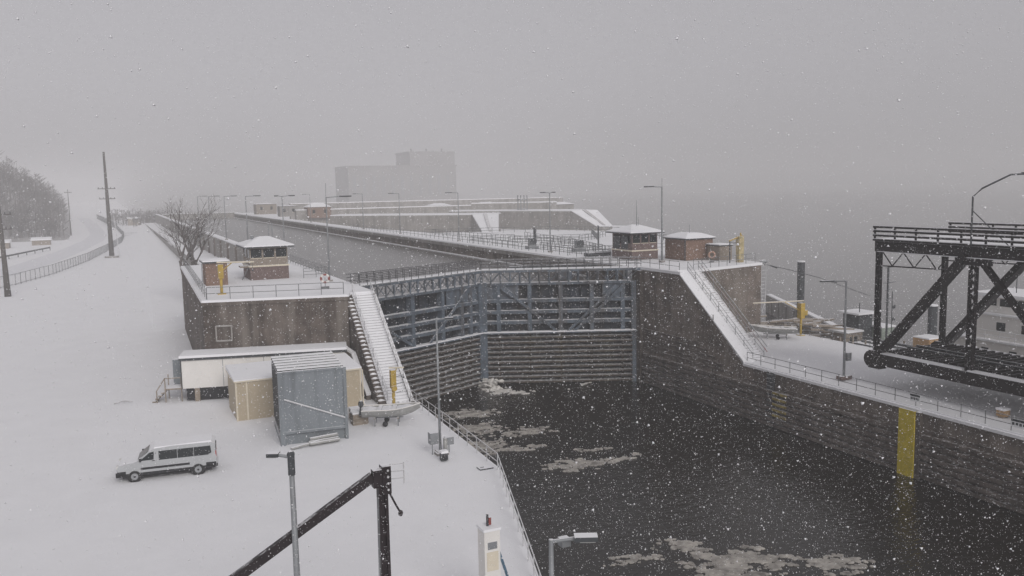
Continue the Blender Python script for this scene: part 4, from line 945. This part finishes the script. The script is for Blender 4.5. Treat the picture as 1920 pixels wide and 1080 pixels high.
for x in (-1.1, -.4, .4, 1.0): B(x, x+.12, -1.04, -1, 0, 1.6).build('batten', M_PALLET, cb)
tw = thing('towboat', 'white towboat with snowy wheelhouse moored beyond the black truss', 'towboat', (84, 57.8, 0))
MB().prism([(0, -14), (9, -14), (9, 9), (6, 12), (3, 12), (0, 9)], -.5, 2.2).build('hull', M_REDP, tw)
MB().prism([(0, -14), (9, -14), (9, 9), (6, 12), (3, 12), (0, 9)], 2.2, 2.4).build('deck', M_CAP, tw)
B(1, 8, -12, 7.0, 2.4, 5.2).build('deckhouse', M_WHITE, tw); B(.8, 8.2, -12.2, 7.2, 5.2, 5.4).build('deck_roof', M_CAP, tw)
B(1.6, 7.4, -9, 5.2, 5.4, 8.0).build('upper_house', M_WHITE, tw); B(1.4, 7.6, -9.2, 5.4, 8.0, 8.2).build('house_roof', M_CAP, tw)
B(2, 7, -1.0, 4.4, 8.2, 10.0).build('pilot_house', M_WHITE, tw); B(1.4, 7.6, -1.8, 5.4, 10.0, 10.35).build('pilot_roof', M_CAP, tw)
for i in range(3): B(1.96, 2.0, -.6+i*1.7, .7+i*1.7, 9.0, 9.8).build('window', M_GLASS, tw)
for i in range(5): B(.96, 1.0, -10+i*3.2, -9.2+i*3.2, 3.7, 4.5).build('window', M_GLASS, tw)
for i in range(2): B(2.3+i*2.3, 4.2+i*2.3, 4.4, 4.44, 9.0, 9.8).build('window', M_GLASS, tw)
for i in range(4): B(1.56, 1.6, -7+i*2.8, -6+i*2.8, 6.4, 7.3).build('window', M_GLASS, tw)
B(.9, .96, -11, 6.5, 2.5, 3.0).build('rub_rail', M_REDP, tw)
for k in (-6, -3): MB().tube([(4.5, k, 8.2), (4.5, k, 11)], .45, 10).build('stack', M_STEELD, tw)
for z in (5.9, 6.4): MB().tube([(1.0, -12, z), (1.0, 7, z), (8, 7, z)], .03, 5).build('handrail', M_RAIL, tw)
for i in range(12): MB().tube([(1.0, -12+i*1.7, 5.4), (1.0, -12+i*1.7, 6.4)], .03, 5).build('rail_post', M_RAIL, tw)
MB().tube([(4, 2, 10.3), (4, 2, 12.6)], .05, 5).build('mast', M_STEELD, tw)
# rubble with snow on the river edge
rb = MB()
for i in range(420):
    x = 71.4+RNG.random()*8; y = 64+RNG.random()*25; r_ = .25+.5*RNG.random()**2
    rb.blob((x, y, .8+3.6*(1-(x-71.6)/7.5)-.2), r_, 6, 4, (1.2, 1, .7), .5)
rb.build('rubble', M_ROCK, kind='stuff')
MB().prism([(71.2, 76), (79, 70.9), (80, 90), (69.7, 90), (69.7, 79)], -.4, [4.4, .6, .4, 4.2, 4.4]).build('river_bank', M_ROCK, kind='structure')
wb = thing('timber_boom', 'jumble of snowy timber beams along the river edge behind the aluminium boat', 'timber', (71.5, 78, 4.0))
for i in range(44):
    a = Vector((random.uniform(-.5, 6), random.uniform(-5, 9), random.uniform(-.2, 1.9))); b = a+Vector((random.uniform(2, 5), random.uniform(-2, .6), random.uniform(-.6, .2)))
    MB().beam(a, b, .22, .22).build('beam', M_WOOD, wb)
rf_ = thing('mooring_float', 'snow-covered float stage strung along the pier before the guard wall', 'float', (75, 70, 1))
part('deck', MB().prism([(72, 71), (79, 66), (80.5, 67.5), (73, 73)], .2, 4.2), M_WOOD, rf_); part('snow_cover', MB().prism([(72, 71), (79, 66), (80.5, 67.5), (73, 73)], 4.2, 4.36), M_CAP, rf_)
for i in range(7): part('stake', MB().beam((72.3+i*1.1, 71-i*.78, 4.2), (72.3+i*1.1, 71-i*.78, 5.0+.3*(i % 3)), .14), M_WOOD, rf_)

# ------------------------------------------------------------------ slush ice and foam on the lower pool
def slush(name, spots, n, smin, smax, m, seed):
    R = np.random.default_rng(seed); mb = MB()
    for (cx, cy, ax, ay, rot, wgt) in spots:
        k = int(n*wgt)
        for i in range(k):
            a = R.random()*2*math.pi; rr = R.random()**.65
            px, py = ax*rr*math.cos(a), ay*rr*math.sin(a)
            if noise_.fractal(Vector((px*.75+cx, py*2.1+cy, seed)), 1.0, 2.0, 4)+.42-.75*rr < R.random()*.25: continue
            x = cx+px*math.cos(rot)-py*math.sin(rot); y = cy+px*math.sin(rot)+py*math.cos(rot)
            s_ = smin+(smax-smin)*R.random()**2.5; q = 8; ph = R.random()*6; e = .55+.45*R.random(); th = R.random()*3
            poly = []
            for j in range(q):
                t_ = ph+2*math.pi*j/q; r_ = s_*(.7+.5*R.random())
                u, v = r_*math.cos(t_), r_*e*math.sin(t_); poly.append((x+u*math.cos(th)-v*math.sin(th), y+u*math.sin(th)+v*math.cos(th)))
            z = .02+.05*R.random()
            vs = [(a_, b_, .004) for a_, b_ in poly]+[((a_-x)*.86+x, (b_-y)*.86+y, z) for a_, b_ in poly]
            mb.add(vs, [tuple(range(q, 2*q))]+[(j, (j+1) % q, q+(j+1) % q, q+j) for j in range(q)])
    mb.build(name, m, kind='stuff')
slush('slush_ice', [(31.5, 78.5, 3.6, 2.2, -.3, 1.4), (30, 73, 3.4, 2.8, -.2, 1.5), (28.5, 68, 3.0, 3.2, 0, 1.4), (34, 70, 3.0, 1.6, -.2, .6), (31, 65.6, 2.6, .9, -.1, .7), (33.2, 59.5, 3.2, 1.8, -.2, 1.4), (37.0, 59.0, 2.6, .7, .15, .6),
                    (36.5, 62.3, 2.2, .5, -.3, .25), (33.2, 39, 4.2, 2.3, -.4, 2.6), (31.2, 42.6, 2.2, 1.0, -.3, .8), (37.5, 36.0, 2.6, 1.4, -.3, 1.0), (31.6, 38.0, 2.6, 1.6, -.3, 1.2), (27.5, 42, 2.4, .7, -.2, .3), (25.5, 61, 2, 2.6, .2, .5)], 2400, .03, .24, M_ICE, 3)
slush('foam', [(37.9, 88.0, 1.2, 1.8, 0, 1.2), (38.4, 86.0, 1.8, 1.7, 0, 1.6), (39.8, 84.3, 2.0, 1.1, -.2, 1.4), (49, 84.5, 4.5, .3, .42, .3)], 1500, .03, .2, M_FOAM, 9)
fm = MB()
for i in range(130): fm.blob((37.9+random.gauss(0, .5), 89.0-random.random()*2.2, random.random()**2*1.0), .15+.2*random.random(), 6, 4, (1, 1, .6), .4)
fm.build('spray', M_FOAM, kind='stuff')

# ------------------------------------------------------------------ trees, woods, poles, fence at the left
def tree(label, x, y, z, h, seed, trunks=2, name='bare_tree'):
    R = random.Random(seed); o = thing(name, label, 'tree', (x, y, z)); tk = MB(); cr_ = MB()
    def grow(p, d, L, r, lev):
        q = p+d*L; mid = p+d*L*.5+Vector((R.uniform(-1, 1), R.uniform(-1, 1), R.uniform(-.4, .6)))*L*.08
        (tk if lev < 2 else cr_).tube([p, mid, q], r, 6 if lev < 2 else (4 if lev < 4 else 3), r*.62, cap=False)
        if lev >= 6 or r < .008: return
        for k in range(R.choice((2, 3, 3)) if lev < 5 else 2):
            az = R.uniform(0, 6.28); sp = R.uniform(.35, .85)
            nd = (d+Vector((math.cos(az)*sp, math.sin(az)*sp, R.uniform(-.15, .3)))).normalized()
            grow(p+d*L*R.uniform(.55, 1), nd, L*R.uniform(.6, .82), r*.58, lev+1)
    for k in range(trunks):
        az = 6.28*k/trunks+R.random(); s_ = .18 if trunks > 1 else .03
        grow(Vector((math.cos(az)*.3, math.sin(az)*.3, -.3)), Vector((math.cos(az)*s_, math.sin(az)*s_, 1)).normalized(), h*.27, h*.0165, 0)
    tk.build('trunk', M_BARK, o); cr_.build('crown', M_BARK, o); return o
tree('bare many-branched tree with snow on its limbs behind the corner of the near lock wall', 10.6, 142, 7.2, 21, 5, 3)
def wood(name, fn, n, hmin, hmax, seed):
    R = np.random.default_rng(seed); mb = MB()
    for i in range(n):
        x, y, z = fn(R); h = hmin+(hmax-hmin)*R.random()**2
        mb.tube([(x, y, z-1), (x+R.normal()*.3, y, z+h)], .22, 3, .05, cap=False)
        for k in range(7):
            t_ = .3+.65*R.random(); a = R.random()*6.28; L = h*(.34*(1.15-t_))+.6
            p = Vector((x, y, z+h*t_)); q = p+Vector((math.cos(a)*L, math.sin(a)*L, L*(.5+.5*R.random())))
            mb.tube([p, q], .10, 3, .03, cap=False)
            for s_ in range(2):
                b = a+R.normal()*.9; l2 = L*.6; pp = p+(q-p)*(.4+.2*s_); qq = pp+Vector((math.cos(b)*l2, math.sin(b)*l2, l2*.7*R.random()+.2)); mb.tube([pp, qq], .09, 3, .03, cap=False)
    mb.build(name, M_WOODS, kind='stuff')
# wooded bluff left
def bluff_h(x, y):
    return D+max(0, min(1, (-.038*y-x)/(50+9*math.sin(y*.021))))**.8*(33+3.5*math.sin(y*.05+1)+2*math.sin(x*.13+y*.031))*max(0, min(1, (y-395)/80))
NX = 26
bv = []
for y in np.linspace(394, 1050, 24):
    for i in range(NX):
        x = -.038*y-(i/(NX-1))**1.4*260
        bv.append((float(x), float(y), bluff_h(x, y)-.1 if i else D-.6))
bf = [(j*NX+i, j*NX+i+1, (j+1)*NX+i+1, (j+1)*NX+i) for j in range(23) for i in range(NX-1)]
MB().add(bv, bf).build('wooded_hill', mat('leaf_litter_slope', (.30, .29, .29), .95, snow=.0, vs=.1, var=.3), kind='structure')
def bl(R):
    y = 400+470*R.random()**1.5; x = -.038*y-2-95*R.random()**1.15-8*R.random(); return x, y, bluff_h(x, y)
wood('bluff_woods', bl, 2100, 5, 17, 4)
def tl(R):
    x = R.uniform(0, 32); y = R.uniform(560, 640); return x, y, D
wood('far_treeline', tl, 160, 5, 9.5, 8)
def tl2(R):
    x = R.uniform(-40, 5); y = R.uniform(820, 900); return x, y, D
def tl3(R):
    x = R.uniform(10, 40); y = R.uniform(470, 520); return x, y, 7
wood('lock_end_trees', tl3, 60, 4, 7, 12)
def upole(label, x, y, z, h, arms, r0, lean=0, name='utility_pole'):
    o = thing(name, label, 'utility pole', (x, y, z)); MB().tube([(0, 0, 0), (lean*h*.5, 0, h*.5), (lean*h, 0, h)], r0, 10, r0*.4).build('pole', M_POLE, o, smooth=True)
    for f, L in arms:
        a = MB().beam((lean*h*f-L, 0, h*f), (lean*h*f+L, 0, h*f), .18, .2).build('crossarm', M_POLE, o)
        for s_ in (-.9, -.45, .45, .9): MB().tube([(lean*h*f+L*s_, 0, h*f+.1), (lean*h*f+L*s_, 0, h*f+.42)], .09, 6).build('insulator', M_STEELD, a)
    return o
p1 = upole('tall tapering utility pole standing on a snowy base by the fence', -.47, 269.4, D, 29.9, [(.655, 2.3), (.56, 2.1)], .72, -.006)
MB().tube([(0, 0, -.1), (0, 0, .5)], 2.0, 10).build('footing', M_CONC_L, p1)
MB().tube([(2.0, -1, 0), (1.2, -.5, 12)], .14, 6).build('guy_guard', M_RAIL, p1)
upole('utility pole at the left border of the photo, leaning over the chain fence', -17.55, 175, D, 16.2, [(.90, 1.8), (.74, 1.7)], .55, -.012)
upole('distant thin utility pole against the wooded hill', -17, 440, D, 21, [(.93, 1.5)], .3)
FE = [(-21.5, 188), (-18.2, 197), (-12.7, 219), (-6.4, 258), (-1.9, 300), (3, 354), (4.6, 400), (2.5, 500)]
railing('grey picket fence curving along the snowy road past the tall utility pole', FE, D, 3.0, h=2.3, m=M_RAILD, rails=(.12, 1.0), r=.05, pickets=.42)
railing('short far fence crossing the snowfield right of the tall utility pole', [(5, 400), (18, 396)], D, 3.0, h=1.8, m=M_RAILD, r=.05)
railing('far grey barrier curving up the road behind the tall pole', [(2.5, 505), (-3, 620), (-10, 760)], D, 12, h=3.4, m=M_RAILD, rails=(.5, .75, 1.0), r=.3)
# guard rail, cars and snow-covered lumps on the landward lot
gd = thing('guard_rail', 'dark guard rail slanting across the snowy lot below the wooded hill', 'guard rail', (-28, 300, D))
MB().beam((-4.5, -38, 1.0), (9, 22, 1.0), .2, .5).build('beam', M_STEELD, gd)
for i in range(9): t_ = i/8; MB().beam((-4.5+13.5*t_, -38+60*t_, 0), (-4.5+13.5*t_, -38+60*t_, .9), .22).build('post', M_STEELD, gd)
def lump(label, x, y, wd, dp, ht, name='snow_covered_shed', cat='shed'):
    o = thing(name, label, cat, (x, y, D)); B(0, wd, 0, dp, 0, ht).build('wall', M_WOOD, o)
    MB().prism([(-.4, -.4), (wd+.4, -.4), (wd+.4, dp+.4), (-.4, dp+.4)], ht, [ht+.4, ht+.4, ht+1.0, ht+1.0]).build('roof_snow', M_CAP, o)
lump('low snow-roofed shed on the landward lot nearest the left border', -52, 320, 11, 8, 2.4)
lump('small snow-roofed shed below the wooded hill', -40, 345, 7, 6, 2.0)
lump('snow-roofed hut at the foot of the wooded hill by the road', -27, 360, 6, 5, 1.8)
lump('tiny pale hut far up the road beyond the tall utility pole', 9, 560, 7, 6, 4.0)
lump('snowy pile of materials beside the guard rail', -37, 285, 5, 4, 1.5, 'material_stack', 'stack')
# road in snow, slightly greyer
MB().prism([(-34, 195), (-26, 190), (-14, 262), (-8, 320), (-3, 380), (-2, 440), (-8, 600), (-17, 800), (-26, 800), (-15, 600), (-9, 440), (-11, 380), (-17, 310), (-24, 255)], D-.1, D+.012).build('road', mat_snow('packed_snow_road', (.70, .70, .73), .05), kind='structure')

# ------------------------------------------------------------------ falling snow
def snowfall():
    n = 240000
    lo = np.array([-14., .9, 7.]); hi = np.array([32., 34., 32.])
    c = lo+(hi-lo)*RNG.random((n, 3))
    keep = np.linalg.norm(c-np.array([0, 0, 22.6]), axis=1) > 6.0
    c = c[keep]; n = len(c)
    base = np.array([[1, 1, 1], [1, -1, -1], [-1, 1, -1], [-1, -1, 1]], float)*.62
    s_ = (.0068+.0085*RNG.random(n)**3)[:, None, None]
    v = base[None]*(1+.5*(RNG.random((n, 4, 3))-.5))
    a = RNG.random(n)*6.28; ca, sa = np.cos(a), np.sin(a)
    R_ = np.zeros((n, 3, 3)); R_[:, 0, 0] = ca; R_[:, 0, 1] = -sa; R_[:, 1, 0] = sa; R_[:, 1, 1] = ca; R_[:, 2, 2] = 1
    v = np.einsum('nij,nkj->nki', R_, v)*s_+c[:, None, :]
    f = np.array([[0, 1, 2], [0, 3, 1], [0, 2, 3], [1, 3, 2]])[None]+4*np.arange(n)[:, None, None]
    me = bpy.data.meshes.new('snowfall'); me.vertices.add(4*n); me.vertices.foreach_set('co', v.reshape(-1).astype(np.float32))
    me.loops.add(12*n); me.loops.foreach_set('vertex_index', f.reshape(-1).astype(np.int32))
    me.polygons.add(4*n); me.polygons.foreach_set('loop_start', np.arange(0, 12*n, 3, dtype=np.int32)); me.polygons.foreach_set('loop_total', np.full(4*n, 3, dtype=np.int32))
    me.update(); me.validate(); me.materials.append(M_FLAKE)
    link('snowfall', me, kind='stuff')
snowfall()

# ------------------------------------------------------------------ haze
hm = bpy.data.materials.new('haze'); hm.use_nodes = True; t = hm.node_tree; t.nodes.clear()
pv = t.nodes.new('ShaderNodeVolumePrincipled'); pv.inputs['Color'].default_value = (.955, .95, .957, 1); pv.inputs['Density'].default_value = HAZE; pv.inputs['Anisotropy'].default_value = 0
om = t.nodes.new('ShaderNodeOutputMaterial'); t.links.new(pv.outputs[0], om.inputs['Volume'])
B(-2450, 3350, -110, 3450, -2.5, 82).build('haze', hm, kind='stuff')
